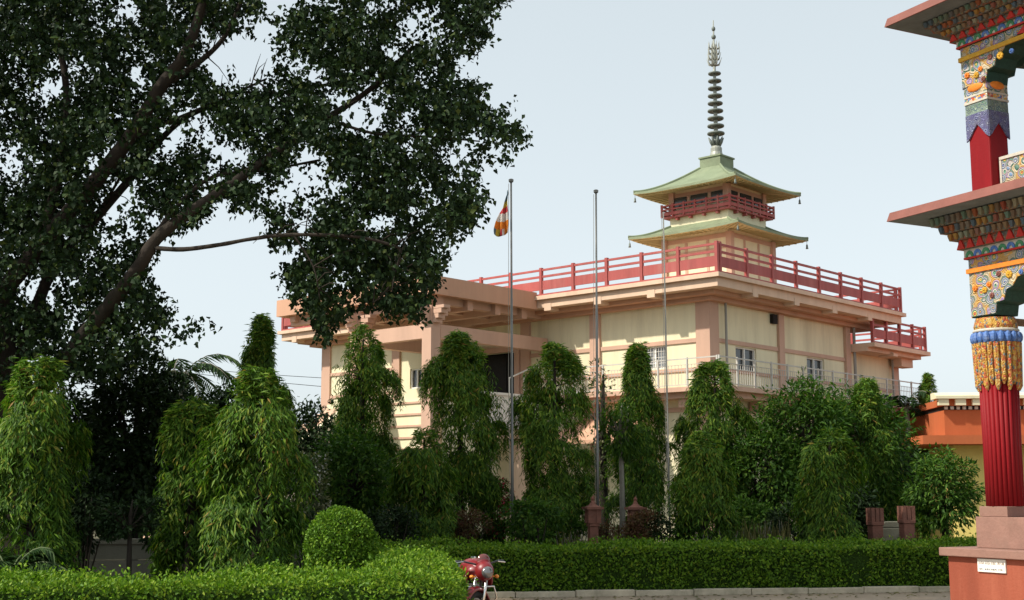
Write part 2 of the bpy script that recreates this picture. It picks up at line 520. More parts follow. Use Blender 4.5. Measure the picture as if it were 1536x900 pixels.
ld = bpy.data.lights.new('sun', 'SUN')
ld.energy = 3.4
ld.angle = radians(1.6)
ld.color = (1.0, 0.93, 0.80)
lo = bpy.data.objects.new('sun', ld)
COL.objects.link(lo)
sv = Vector((cos(SUN_EL) * sin(SUN_AZ), cos(SUN_EL) * cos(SUN_AZ), sin(SUN_EL)))
lo.rotation_euler = (-sv).to_track_quat('-Z', 'Y').to_euler()
lo.location = sv * 60

cd = bpy.data.cameras.new('camera')
cd.sensor_width = 36
cd.lens = F / 1536 * 36
cd.clip_end = 3000
co = bpy.data.objects.new('camera', cd)
COL.objects.link(co)
co.location = (0, 0, EYE)
co.rotation_euler = (pi / 2 + TH, 0, 0)
SC.camera = co
SC.view_settings.view_transform = 'Standard'
SC.view_settings.look = 'None'
SC.view_settings.exposure = 0.68
SC.view_settings.gamma = 1.0

# ------------------------------------------------------------------ ground, road, kerb
def ground_material():
    m = paint('garden soil and thin grass', (0.085, 0.075, 0.04), 0.4, 1.2, 0.95, False, 0.5, (0.035, 0.06, 0.018), 0.9)
    return m


g = MB()
R = 700
g.add([(-R, -60, 0), (R, -60, 0), (R, R, 0), (-R, R, 0)], [(0, 1, 2, 3)])
tag(g.build('ground', ground_material()), kind='structure')

KL = (-0.9, 20.6)   # kerb front line, left and right end
KR = (11.5, 22.8)
kd = Vector((KR[0] - KL[0], KR[1] - KL[1], 0)).normalized()
kn = Vector((-kd.y, kd.x, 0))


def road_mat():
    m = paint('worn concrete paving', (0.37, 0.285, 0.205), 0.14, 1.3, 0.85, False, 0.25, (0.22, 0.18, 0.14), 0.5)
    return m


rd = MB()
rd.add([(-14, -40, .004), (40, -40, .004), (40, KR[1] + 2.6, .004), tuple(Vector((KR[0], KR[1], .004))), (KL[0], KL[1], .004), (-0.55, 18.3, .004), (-0.35, 11.5, .004), (-14, 10.8, .004)], [(0, 1, 2, 3, 4, 5, 6, 7)])
tag(rd.build('paved_road', road_mat()), kind='structure')
kb = MB()
Ltot = (Vector(KR) - Vector(KL)).length
nk = 13
for i in range(nk):
    a, b = Ltot * i / nk + .006, Ltot * (i + 1) / nk - .006
    jz = random.uniform(-.012, .012)
    p = [Vector((KL[0], KL[1], 0)) + kd * t + kn * q for t, q in ((a, 0), (b, 0), (b, .11), (a, .11))]
    kb.hexa([tuple(v) for v in p] + [(v.x, v.y, .105 + jz) for v in p])
tag(kb.build('kerb', paint('mossy concrete kerb', (0.52, 0.46, 0.35), 0.25, 3, 0.9, False, 0.4, (0.10, 0.11, 0.06), 0.8), bevel=.012), kind='structure')

# ------------------------------------------------------------------ hedges
def inside(poly, x, y):
    r = np.zeros(len(x), bool)
    j = len(poly) - 1
    for i in range(len(poly)):
        xi, yi = poly[i]; xj, yj = poly[j]
        c = ((yi > y) != (yj > y)) & (x < (xj - xi) * (y - yi) / (yj - yi + 1e-12) + xi)
        r ^= c
        j = i
    return r


def lump(P, amp=0.03, sc=3.0, seed=0.0):
    return amp * (np.sin(P[:, 0] * sc + seed) * np.cos(P[:, 1] * sc * 1.13 + 1.3 * seed) + 0.6 * np.sin(P[:, 2] * sc * 1.7 + P[:, 0] * sc * 0.6 + seed) + 0.5 * np.sin(P[:, 0] * sc * 2.7 - P[:, 1] * sc * 2.1))


def hedge(name, label, poly, h, ln, wd, dens_top, dens_side, skip=(), mats=None):
    root = thing(name, label, 'hedge', (poly[0][0], poly[0][1], 0))
    off = np.array([poly[0][0], poly[0][1], 0])
    sets = []
    P, Nn = [], []
    n = len(poly)
    area2 = sum(poly[i][0] * poly[(i + 1) % n][1] - poly[(i + 1) % n][0] * poly[i][1] for i in range(n))
    ccw = area2 > 0
    for i in range(n):
        if i in skip: continue
        a, b = np.array(poly[i]), np.array(poly[(i + 1) % n])
        d = b - a
        le = np.linalg.norm(d)
        nn = np.array([d[1], -d[0]]) / le * (1 if ccw else -1)
        k = int(le * h * dens_side)
        t, z = RNG.random(k), RNG.random(k) ** 0.85 * h
        p = np.column_stack([a[0] + d[0] * t, a[1] + d[1] * t, z])
        nv = np.tile([nn[0], nn[1], 0.15], (k, 1))
        P.append(p); Nn.append(nv)
    xs = [q[0] for q in poly]; ys = [q[1] for q in poly]
    k = int((max(xs) - min(xs)) * (max(ys) - min(ys)) * dens_top)
    x = RNG.uniform(min(xs), max(xs), k); y = RNG.uniform(min(ys), max(ys), k)
    ok = inside(poly, x, y)
    x, y = x[ok], y[ok]
    P.append(np.column_stack([x, y, np.full(len(x), h)]))
    Nn.append(np.tile([0, 0, 1.0], (len(x), 1)))
    P = np.concatenate(P); Nn = np.concatenate(Nn)
    P = P + Nn * (lump(P, 0.045, 2.3, h * 9) + lump(P, 0.02, 7.3, h * 5) + RNG.normal(0, 0.025, len(P)) - np.abs(RNG.normal(0, 0.03, len(P))))[:, None]
    # a few shoots stand proud of the cut
    sh = RNG.random(len(P)) < 0.05
    P[sh] += Nn[sh] * RNG.uniform(0.02, 0.13, sh.sum())[:, None]
    thin = np.sin(P[:, 0] * 5.1 + 3 * np.sin(P[:, 2] * 6)) * np.sin(P[:, 2] * 9 + P[:, 1] * 4 + 2 * np.sin(P[:, 0] * 3.3))
    kp = RNG.random(len(P)) < np.clip(.85 - .5 * thin, .35, 1)
    P, Nn = P[kp], Nn[kp]
    D = norm(Nn * 0.55 + rv(len(P)) + np.array([0, 0, 0.25]))
    Q = norm(Nn + rv(len(P)) * 0.85)
    s = RNG.uniform(0.7, 1.3, len(P))
    lighter = (P[:, 2] > h - .10) & (RNG.random(len(P)) < .5)  # half the top leaves take the lighter colour, standing for sunlight
    leaves('foliage', [(P[~lighter] - off, D[~lighter], Q[~lighter], ln * s[~lighter], wd * s[~lighter], 0, 0.45), (P[lighter] - off, D[lighter], Q[lighter], ln * s[lighter], wd * s[lighter], 1, 0.45)], root, [mats or MT['leaf_hedge'], MT['leaf_hedge_toplit']])
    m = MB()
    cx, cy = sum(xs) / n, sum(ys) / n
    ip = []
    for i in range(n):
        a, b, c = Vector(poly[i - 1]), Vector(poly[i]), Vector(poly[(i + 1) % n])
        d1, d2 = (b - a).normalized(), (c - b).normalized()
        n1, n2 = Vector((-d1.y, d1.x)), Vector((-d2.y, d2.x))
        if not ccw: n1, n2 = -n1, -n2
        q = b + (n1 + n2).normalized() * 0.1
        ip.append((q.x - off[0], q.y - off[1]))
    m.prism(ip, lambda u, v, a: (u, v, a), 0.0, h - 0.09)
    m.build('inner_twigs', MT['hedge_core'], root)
    return root


near_poly = [(-7.6, 12.2), (-0.85, 12.55), (-0.62, 12.75), (-0.54, 13.1), (-0.62, 15.0), (-0.85, 17.2), (-1.1, 18.6), (-1.9, 18.7), (-1.62, 16.0), (-1.6, 14.1), (-1.8, 13.85), (-7.6, 13.55)]
hedge('clipped_hedge', 'bright green clipped hedge nearest the viewer, turning a corner in front of the round topiary', near_poly, 0.775, 0.042, 0.024, 3000, 2200, skip=(8, 9, 10, 11))
hf0 = Vector((KL[0], KL[1], 0)) + kn * 0.14 + kd * -1.9
hf1 = Vector((KR[0], KR[1], 0)) + kn * 0.14
far_poly = [(hf0.x, hf0.y), (hf1.x, hf1.y), tuple((hf1 + kn * 1.1).xy), tuple((hf0 + kn * 1.1).xy)]
hedge('clipped_hedge', 'long straight dark green clipped hedge behind the concrete kerb', far_poly, 0.775, 0.055, 0.032, 1500, 2100, skip=(2,))

# topiary ball
def topiary():
    c = at(512, 803, 15.2)
    r = 0.385
    root = thing('topiary_ball', 'round clipped topiary bush like a green ball behind the near hedge', 'topiary', (c.x, c.y, 0))
    n = 15000
    d = rv(n); d[:, 2] = np.where(d[:, 2] < -0.75, -d[:, 2], d[:, 2])
    sc = np.array([1, 1, 1.02])
    P = d * sc * (r + RNG.normal(0, 0.014, n))[:, None] + d * lump(d * 3, 0.012, 4, 2)[:, None]
    P[:, 2] += 1.03
    k = 6000                                  # skirt below the ball, down to the ground
    a = RNG.uniform(0, 2 * pi, k); z = RNG.uniform(0.1, 1.0, k)
    rr = r * (0.86 + 0.14 * z) + RNG.normal(0, 0.02, k)
    P2 = np.column_stack([np.cos(a) * rr, np.sin(a) * rr, z])
    d2 = np.column_stack([np.cos(a), np.sin(a), 0 * a + .1])
    P = np.concatenate([P, P2]); d = np.concatenate([d, d2])
    D = norm(d * 0.5 + rv(len(P)) + np.array([0, 0, .2])); Q = norm(d + rv(len(P)) * 0.8)
    s = RNG.uniform(.7, 1.3, len(P))
    leaves('foliage', [(P, D, Q, .036 * s, .02 * s, 0, .45)], root, [MT['leaf_hedge']])
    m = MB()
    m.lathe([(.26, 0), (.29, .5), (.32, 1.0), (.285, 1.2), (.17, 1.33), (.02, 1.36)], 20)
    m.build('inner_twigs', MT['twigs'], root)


topiary()

# ------------------------------------------------------------------ trees and shrubs
def mast_tree(px, ytop, wpx, Y, name='mast_tree', label='', group='drooping mast trees in the garden', young=0.3, nshoot=None, shape=0.45, dome=.19, lean=0, seed=0):
    """narrow tree with hanging shoots of long leaves"""
    base = at(px, 742, Y)
    top = at(px, ytop, Y)
    H = top.z
    Rm = wpx / F * Y * 0.5 * 0.9
    root = thing(name, label, 'tree', (base.x, Y, 0), 0, group)
    ns = nshoot or int(240 + 270 * H * Rm * 2)
    npl = 20
    u = RNG.random(ns) ** 0.8
    nb = max(14, int(H * 6.5))                     # boughs: shoots gather on them, with dark gaps between
    bz = RNG.uniform(0.02, 1, nb); bph = RNG.uniform(0, 2 * pi, nb)
    bi = RNG.integers(0, nb, ns)
    on = RNG.random(ns) < 0.78
    u = np.where(on, np.clip(bz[bi] + RNG.normal(0, .018, ns), 0, .995), u)
    z0 = 0.55 + u * (H - 0.55)
    t = (z0 / H)
    prof = np.clip((1 - t) / dome, 0, 1) ** shape
    prof *= 0.90 + 0.10 * np.clip(t / 0.3, 0, 1) - .12 * np.clip((t - .45) / .55, 0, 1)
    phi = np.where(on, bph[bi] + RNG.normal(0, .30, ns), RNG.uniform(0, 2 * pi, ns))
    wob = 1 + 0.16 * np.sin(phi * 3 + z0 * 2.3 + px) + 0.12 * np.sin(phi * 2 - z0 * 4.1 + px * .3)
    rad = Rm * prof * wob * np.where(on, np.clip(np.where(RNG.random(nb) < .2, RNG.uniform(1.1, 1.3, nb), RNG.uniform(.72, 1.08, nb))[bi] + RNG.normal(0, .07, ns), .3, 1.3), np.sqrt(RNG.uniform(0.2, .85, ns))) + 0.05
    sl = RNG.uniform(0.22, 0.72, ns) * (0.6 + 0.4 * np.clip(Rm / 0.7, 0.4, 1.3)) * np.clip((1 - t) * 4 + .35, 0, 1)
    sx = np.cos(phi); sy = np.sin(phi)
    P, D, Q, ag = [], [], [], []
    for k in range(npl):
        s = (k + RNG.random(ns)) / npl
        # shoot leaves the trunk outward, arches and hangs
        rr = rad * (0.74 + 0.30 * np.sqrt(s))
        zz = z0 + 0.10 * np.sin(s * pi) - sl * s ** 1.4
        p = np.column_stack([sx * rr, sy * rr, zz]) + RNG.normal(0, 0.028, (ns, 3))
        side = RNG.normal(0, 1, (ns, 3)) * np.array([1, 1, .35])
        d = norm(np.column_stack([sx * .26, sy * .26, np.full(ns, -0.8)]) + side * 0.52)
        top_s = (t > 0.9)
        d[top_s, 2] += 0.55
        q = norm(np.column_stack([sx, sy, np.full(ns, .55)]) + rv(ns) * 0.6)
        P.append(p); D.append(d); Q.append(q); ag.append(s)
    P = np.concatenate(P); D = np.concatenate(D); Q = np.concatenate(Q); ag = np.concatenate(ag)
    # pointed leader: a tuft of upright leaves at the tip
    kt = 90
    zt_ = H - RNG.random(kt) ** 1.3 * .42
    rt_ = RNG.random(kt) * .16 * (H - zt_ + .05) / .42
    pt_ = RNG.uniform(0, 2 * pi, kt)
    P = np.concatenate([P, np.column_stack([np.cos(pt_) * rt_, np.sin(pt_) * rt_, zt_])])
    D = np.concatenate([D, norm(np.column_stack([np.cos(pt_) * .6, np.sin(pt_) * .6, RNG.uniform(-.3, .9, kt)]))])
    Q = np.concatenate([Q, rv(kt)]); ag = np.concatenate([ag, np.ones(kt)])
    P[:, 0] += lean * P[:, 2]
    ok = P[:, 2] > 0.12
    P, D, Q, ag = P[ok], D[ok], Q[ok], ag[ok]
    outer = np.hypot(P[:, 0] - lean * P[:, 2], P[:, 1]) > Rm * 0.5
    lighter = (RNG.random(len(P)) < young * (0.35 + 0.9 * ag) * (.25 + 1.7 * np.clip(P[:, 2] / H, 0, 1) ** 1.5)) & (outer | (P[:, 2] > H * 0.75))  # young shoot ends; share grows with height to imitate sunlit tops
    ln = RNG.uniform(0.07, 0.155, len(P)); wd = ln * RNG.uniform(0.16, 0.25, len(P))
    leaves('crown', [(P[~lighter], D[~lighter], Q[~lighter], ln[~lighter], wd[~lighter], 0, .4), (P[lighter], D[lighter], Q[lighter], ln[lighter], wd[lighter], 1, .4)], root, [MT['leaf_mast'], MT['leaf_mast_young_lit']])
    m = MB()
    m.tube([(lean * z, 0, z) for z in np.linspace(-.05, H * 0.95, 7)], [0.085 * (1 - .85 * i / 6) + .008 for i in range(7)], 8)
    for i in range(26):
        z = random.uniform(.7, H * .85); a = random.uniform(0, 2 * pi)
        tt = z / H
        l = Rm * min(1, ((1 - tt) / dome)) ** shape * .8
        m.tube([(lean * z, 0, z), (lean * z + cos(a) * l * .5, sin(a) * l * .5, z + .06), (lean * z + cos(a) * l, sin(a) * l, z - .1)], [.016, .01, .004], 5)
    m.build('trunk', MT['bark'], root, True)
    return root


def bush(px, ytop, ybot, wpx, Y, name, label, cat='shrub', mat='leaf_bush', lf=0.1, asp=0.5, n=None, dens=1.0, depth=None, stem=True, group=None, clumps=None, droop=0.25, extra=None, trunk_px=None, barkm='bark', low=0.0):
    """broad-leaved bush or tree whose crown is many leaf clumps with gaps between"""
    base = at(px, 742, Y)
    zt = at(px, ytop, Y).z
    zb = max(0.06, at(px, ybot, Y).z)
    Rx = wpx / F * Y * .5
    Ry = depth or Rx * .9
    root = thing(name, label, cat, (base.x, Y, 0), 0, group)
    hz = (zt - zb) / 2
    zc = (zt + zb) / 2
    K = clumps or int(26 + 60 * Rx * hz)
    d = rv(K)
    rr = RNG.uniform(0.35, 1.0, K) ** 0.45
    C = d * rr[:, None] * np.array([Rx, Ry, hz]) * 0.86
    C[:, 0] *= 1 + .12 * np.sin(C[:, 2] * 3 + px)
    cr = RNG.uniform(0.16, 0.30, K) * np.clip((Rx + hz) / 1.6, .55, 1.5)
    n = n or int(dens * 4.6 * (Rx * hz * 4) / (lf * lf * asp * 0.55))
    idx = RNG.integers(0, K, n)
    dd = rv(n)
    P = C[idx] + dd * (cr[idx] * RNG.uniform(.2, 1, n) ** .5)[:, None] * np.array([1, 1, .85])
    P[:, 2] += zc
    ok = P[:, 2] > 0.03
    P, dd, idx = P[ok], dd[ok], idx[ok]
    n = len(P)
    out = norm(P - np.array([0, 0, zc - hz * .2]))
    D = norm(dd * .5 + out * .5 + rv(n) * .7 + np.array([0, 0, -droop]))
    Q = norm(out * .6 + np.array([0, 0, .7]) + rv(n) * .7)
    s = RNG.uniform(.65, 1.25, n)
    sets = [(P, D, Q, lf * s, lf * asp * s, 0, .42)]
    mats = [MT[mat]]
    if extra:
        em, cnt, es = extra
        k = RNG.integers(0, n, cnt)
        p = P[k] + out[k] * .06
        sets.append((p, rv(cnt), out[k] + rv(cnt) * .5, es, es * .8, 1, .5)); mats.append(MT[em])
    leaves('crown', sets, root, mats)
    m = MB()
    if stem:
        r0 = max(.02, .055 * hz + .02)
        x0 = 0 if trunk_px is None else (trunk_px - px) / F * Y
        m.tube([(x0, 0, -.05), (x0 * .8 + .02, .0, zb * .6), (0.0, .02, zc), (.03, 0, zt - hz * .3)], [r0 * 1.3, r0, r0 * .7, r0 * .2], 8)
        for i in range(min(K, 22)):
            c = C[i]
            m.tube([(0, 0, zc - hz * .5), (c[0] * .5, c[1] * .5, zc + c[2] * .35 - .05), (c[0], c[1], zc + c[2])], [r0 * .4, r0 * .25, .006], 5)
    else:
        for i in range(min(K, 14)):
            c = C[i]
            m.tube([(c[0] * .15, c[1] * .15, -.03), (c[0] * .5, c[1] * .5, (zc + c[2]) * .5), (c[0], c[1], zc + c[2])], [.022, .014, .005], 5)
    m.build('trunk' if stem else 'stems', MT[barkm], root, True)
    return root


def fronds(px, Y, zc, nfr, fl, name, label, cat, leaf_l=.3, leaf_w=.03, trunk=True, up=(0.2, 1.1), group=None, per=34, mat='leaf_palm', tr=.1):
    base = at(px, 742, Y)
    root = thing(name, label, cat, (base.x, Y, 0), 0, group)
    P, D, Q = [], [], []
    m = MB()
    for i in range(nfr):
        a = 2 * pi * (i + random.uniform(-.3, .3)) / nfr
        el = random.uniform(*up)
        v = Vector((cos(a) * cos(el), sin(a) * cos(el), sin(el))) * fl * random.uniform(.8, 1.1)
        pts = []
        for k in range(per):
            s = k / (per - 1)
            pts.append(Vector((0, 0, zc)) + v * s + Vector((0, 0, -fl * .62 * s * s)))
        m.tube(pts[::6] + [pts[-1]], .012, 5)
        pts = [p if p.z > .05 else Vector((p.x, p.y, .05)) for p in pts]
        sd = Vector((-sin(a), cos(a), 0))
        for k in range(2, per):
            tv = (pts[k] - pts[k - 1]).normalized()
            for sg in (-1, 1):
                P.append(pts[k]); D.append(sd * sg * .8 + tv * .55 + Vector((0, 0, -.35 + random.uniform(-.15, .15)))); Q.append(Vector((0, 0, 1)) + sd * sg * .3)
    P = np.array([tuple(p) for p in P]); D = np.array([tuple(p) for p in D]); Q = np.array([tuple(p) for p in Q])
    n = len(P)
    leaves('crown', [(P, D, Q, leaf_l * RNG.uniform(.7, 1.1, n), leaf_w, 0, .35)], root, [MT[mat]])
    if trunk:
        m.tube([(0, 0, -.05), (.02, 0, zc * .5), (0, 0, zc)], [tr * 1.2, tr, tr * .85], 9)
    m.build('trunk' if trunk else 'stalks', MT['bark_pale' if trunk else 'stalk'], root, True)
    return root


def blades(px, Y, wpx, h, n, name, label, mat='leaf_straw', group=None, wd=.018, spread=.35):
    base = at(px, 742, Y)
    root = thing(name, label, 'plant', (base.x, Y, 0), 0, group)
    R = wpx / F * Y * .5
    P = np.column_stack([RNG.uniform(-R, R, n), RNG.uniform(-R * .5, R * .5, n), RNG.uniform(0, h * .6, n)])
    D = norm(np.column_stack([RNG.normal(0, spread, n), RNG.normal(0, spread, n), np.ones(n)]))
    leaves('foliage', [(P, D, rv(n), h * RNG.uniform(.25, .55, n), wd, 0, .4)], root, [MT[mat]])
    m = MB()
    for i in range(18):
        x, y = random.uniform(-R, R), random.uniform(-R * .5, R * .5)
        m.tube([(x, y, -.02), (x + random.uniform(-.06, .06), y, h * .55), (x + random.uniform(-.15, .15), y, h * random.uniform(.8, 1))], [.009, .007, .003], 5)
    m.build('stems', MT['bark_pale'], root)
    return root


GM = 'drooping mast trees in the garden'
mast_tree(50, 543, 118, 17.2, label='drooping mast tree at the left edge with yellowish hanging leaves', young=.42)
mast_tree(384, 474, 100, 25.0, label='tall slim mast tree whose tip rises above the wide yellowish one', young=.46, shape=.6, dome=.5)
mast_tree(388, 560, 140, 17.8, label='widest mast tree, full yellow green foliage hanging left of the topiary ball', young=.45)
mast_tree(288, 602, 105, 18.6, label='shorter mast tree leaning against the left flank of the widest one', young=.46)
mast_tree(541, 491, 92, 27.0, label='pointed mast tree standing before the left pillar of the porch', young=.46)
mast_tree(690, 502, 118, 25.5, label='dense dark mast tree hiding the right corner pillar of the porch', young=.46, dome=.2)
mast_tree(636, 648, 92, 23.6, label='low dark mast tree just right of the topiary ball', young=.46)
mast_tree(833, 519, 104, 25.5, label='broad mast tree between the flagpole with the flag and the bare grey pole', young=.46, dome=.2)
mast_tree(962, 520, 88, 27.0, label='mast tree with a thin pointed tip left of the thin white pole', young=.46, shape=.6, dome=.5)
mast_tree(1076, 547, 108, 27.0, label='mast tree before the building corner, rising behind a lower one', young=.46)
mast_tree(1056, 654, 92, 23.8, label='low mast tree by the foot of the thin white pole', young=.46)
mast_tree(1247, 648, 88, 23.8, label='low pale tipped mast tree in front of the bushy green trees', young=.35)
mast_tree(1305, 571, 56, 27.5, label='slender mast tree poking up from the bushy green trees', young=.35)
mast_tree(1401, 562, 62, 48.0, label='slim pointed mast tree beside the orange parapet of the yellow building', young=.46, shape=.6, dome=.5)

bush(1205, 554, 800, 146, 27.0, 'broadleaf_tree', 'tall rounded bright green tree before the long balcony', 'tree', 'leaf_bush', .13, .36, droop=.5)
bush(1150, 632, 808, 130, 26.5, 'broadleaf_tree', 'mid height bushy tree to the left of the low pale tipped mast tree', 'tree', 'leaf_bush', .12, .38, droop=.5)
bush(1288, 568, 790, 160, 28.0, 'broadleaf_tree', 'dense bushy tree over the two red stone posts', 'tree', 'leaf_bush', .13, .36, droop=.5, trunk_px=1290)
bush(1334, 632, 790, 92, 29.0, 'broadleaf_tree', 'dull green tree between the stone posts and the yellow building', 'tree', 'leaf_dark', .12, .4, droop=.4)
bush(1414, 668, 818, 108, 26.0, 'broadleaf_tree', 'dark green rounded tree covering the corner of the yellow building', 'tree', 'leaf_bush', .12, .36, droop=.55)
bush(525, 638, 800, 150, 25.5, 'broadleaf_shrub', 'large leafy shrub behind the topiary ball', 'shrub', 'leaf_bush', .11, .45)
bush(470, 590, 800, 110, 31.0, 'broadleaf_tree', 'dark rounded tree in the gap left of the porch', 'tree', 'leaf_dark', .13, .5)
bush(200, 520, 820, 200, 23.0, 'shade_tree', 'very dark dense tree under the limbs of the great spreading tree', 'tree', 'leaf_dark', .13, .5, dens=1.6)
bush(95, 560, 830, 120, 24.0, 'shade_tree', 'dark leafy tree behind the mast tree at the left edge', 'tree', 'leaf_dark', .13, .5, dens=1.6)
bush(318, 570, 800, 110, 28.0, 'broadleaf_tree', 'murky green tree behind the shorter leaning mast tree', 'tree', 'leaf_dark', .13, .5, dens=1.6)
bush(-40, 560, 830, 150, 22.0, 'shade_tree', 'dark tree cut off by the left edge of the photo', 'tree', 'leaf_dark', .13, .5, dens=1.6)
bush(196, 738, 812, 98, 17.6, 'round_shrub', 'dark rounded shrub on a short stem in front of the old wall', 'shrub', 'leaf_dark', .07, .5)
bush(802, 742, 815, 104, 23.6, 'round_shrub', 'fresh green rounded shrub at the foot of the flagpole with the flag', 'shrub', 'leaf_bush', .08, .55, stem=False)
bush(748, 712, 812, 44, 25.6, 'flowering_shrub', 'shrub with crimson flowers between two mast trees', 'shrub', 'leaf_bush', .06, .5, stem=False, extra=('petal_red', 420, .07))
bush(470, 668, 800, 50, 22.5, 'flowering_shrub', 'loose shrub dotted with white flowers beside the widest mast tree', 'shrub', 'leaf_grey', .07, .5, dens=.5, extra=('petal_white', 170, .05))
bush(905, 530, 740, 76, 28.5, 'sparse_tree', 'thin sparse tree with few greyish leaves by the bare grey pole', 'tree', 'leaf_grey', .11, .5, dens=.16, clumps=34)
bush(932, 590, 690, 56, 26.2, 'slender_tree', 'slender tree with a straight pale trunk left of the thin white pole', 'tree', 'leaf_mast', .15, .25, dens=.7, droop=.9, barkm='bark_pale')
bush(912, 788, 818, 50, 24.6, 'low_shrub', 'low reddish shrub between the two stone lanterns', 'shrub', 'leaf_red', .06, .4, stem=False)
bush(965, 764, 818, 62, 24.2, 'low_shrub', 'low brown leaved shrub in front of the right stone lantern', 'shrub', 'leaf_red', .06, .35, stem=False)
bush(1005, 770, 815, 60, 24.0, 'low_shrub', 'low green shrub at the base of the thin white pole', 'shrub', 'leaf_dark', .07, .4, stem=False)
bush(700, 765, 815, 70, 24.0, 'low_shrub', 'low dull shrub under the dense dark mast tree', 'shrub', 'leaf_red', .06, .4, stem=False)
bush(588, 760, 815, 100, 22.6, 'low_shrub', 'dark low shrub just behind the topiary ball', 'shrub', 'leaf_dark', .08, .4, stem=False)
bush(470, 770, 830, 90, 19.0, 'low_shrub', 'dark low shrub between the widest mast tree and the topiary ball', 'shrub', 'leaf_dark', .08, .4, stem=False)
bush(130, 700, 830, 90, 19.6, 'low_shrub', 'dim shrub between the left mast tree and the dark rounded shrub', 'shrub', 'leaf_dark', .1, .4, stem=False)
bush(255, 755, 830, 80, 19.8, 'low_shrub', 'dim shrub between the dark rounded shrub and the leaning mast tree', 'shrub', 'leaf_dark', .1, .4, stem=False)
bush(1260, 705, 818, 120, 25.6, 'low_shrub', 'wide shadowed shrub behind the low pale tipped mast tree', 'shrub', 'leaf_dark', .1, .4, stem=False)
bush(1118, 745, 815, 90, 25.2, 'low_shrub', 'dim leafy shrub between the low mast trees and the straw stalks', 'shrub', 'leaf_bush', .1, .4, stem=False)
bush(1190, 750, 815, 100, 25.0, 'low_shrub', 'dim shrub left of the low pale tipped mast tree', 'shrub', 'leaf_dark', .1, .4, stem=False)
bush(850, 770, 815, 60, 25.0, 'low_shrub', 'small green shrub beside the left stone lantern', 'shrub', 'leaf_bush', .09, .4, stem=False)
bush(640, 745, 815, 90, 24.6, 'low_shrub', 'leafy shrub filling the gap between the low and the dense dark mast trees', 'shrub', 'leaf_bush', .1, .4, stem=False)
blades(855, 24.0, 40, .95, 260, 'grass_clump', 'pale yellow green clump of tall blades left of the left stone lantern')
blades(1140, 23.8, 80, 1.15, 420, 'grass_clump', 'dry straw stalks under the bushy tree right of the low mast trees', spread=.2)
blades(1078, 23.4, 60, 1.0, 260, 'grass_clump', 'green blades along the hedge below the low mast tree', mat='leaf_palm', spread=.4)
fronds(20, 15.6, .62, 22, 1.0, 'fan_plant', 'large arching palm like plant at the lower left edge', 'plant', .36, .035, False, (.25, 1.3))
fronds(112, 16.2, .4, 16, .9, 'fan_plant', 'dim arching plant between the left mast tree and dark rounded shrub', 'plant', .3, .03, False, (.25, 1.3))
fronds(268, 31, at(268, 560, 31).z, 13, 2.0, 'palm_tree', 'pale feathery palm behind the leaves at left, below the long limb', 'palm', .5, .05, True, (-.1, 1.1), per=30)
fronds(1366, 47, at(1366, 612, 47).z, 12, 1.7, 'palm_tree', 'dark feathery palm behind the right end of the balcony', 'palm', .5, .06, True, (-.1, 1.1), per=30)

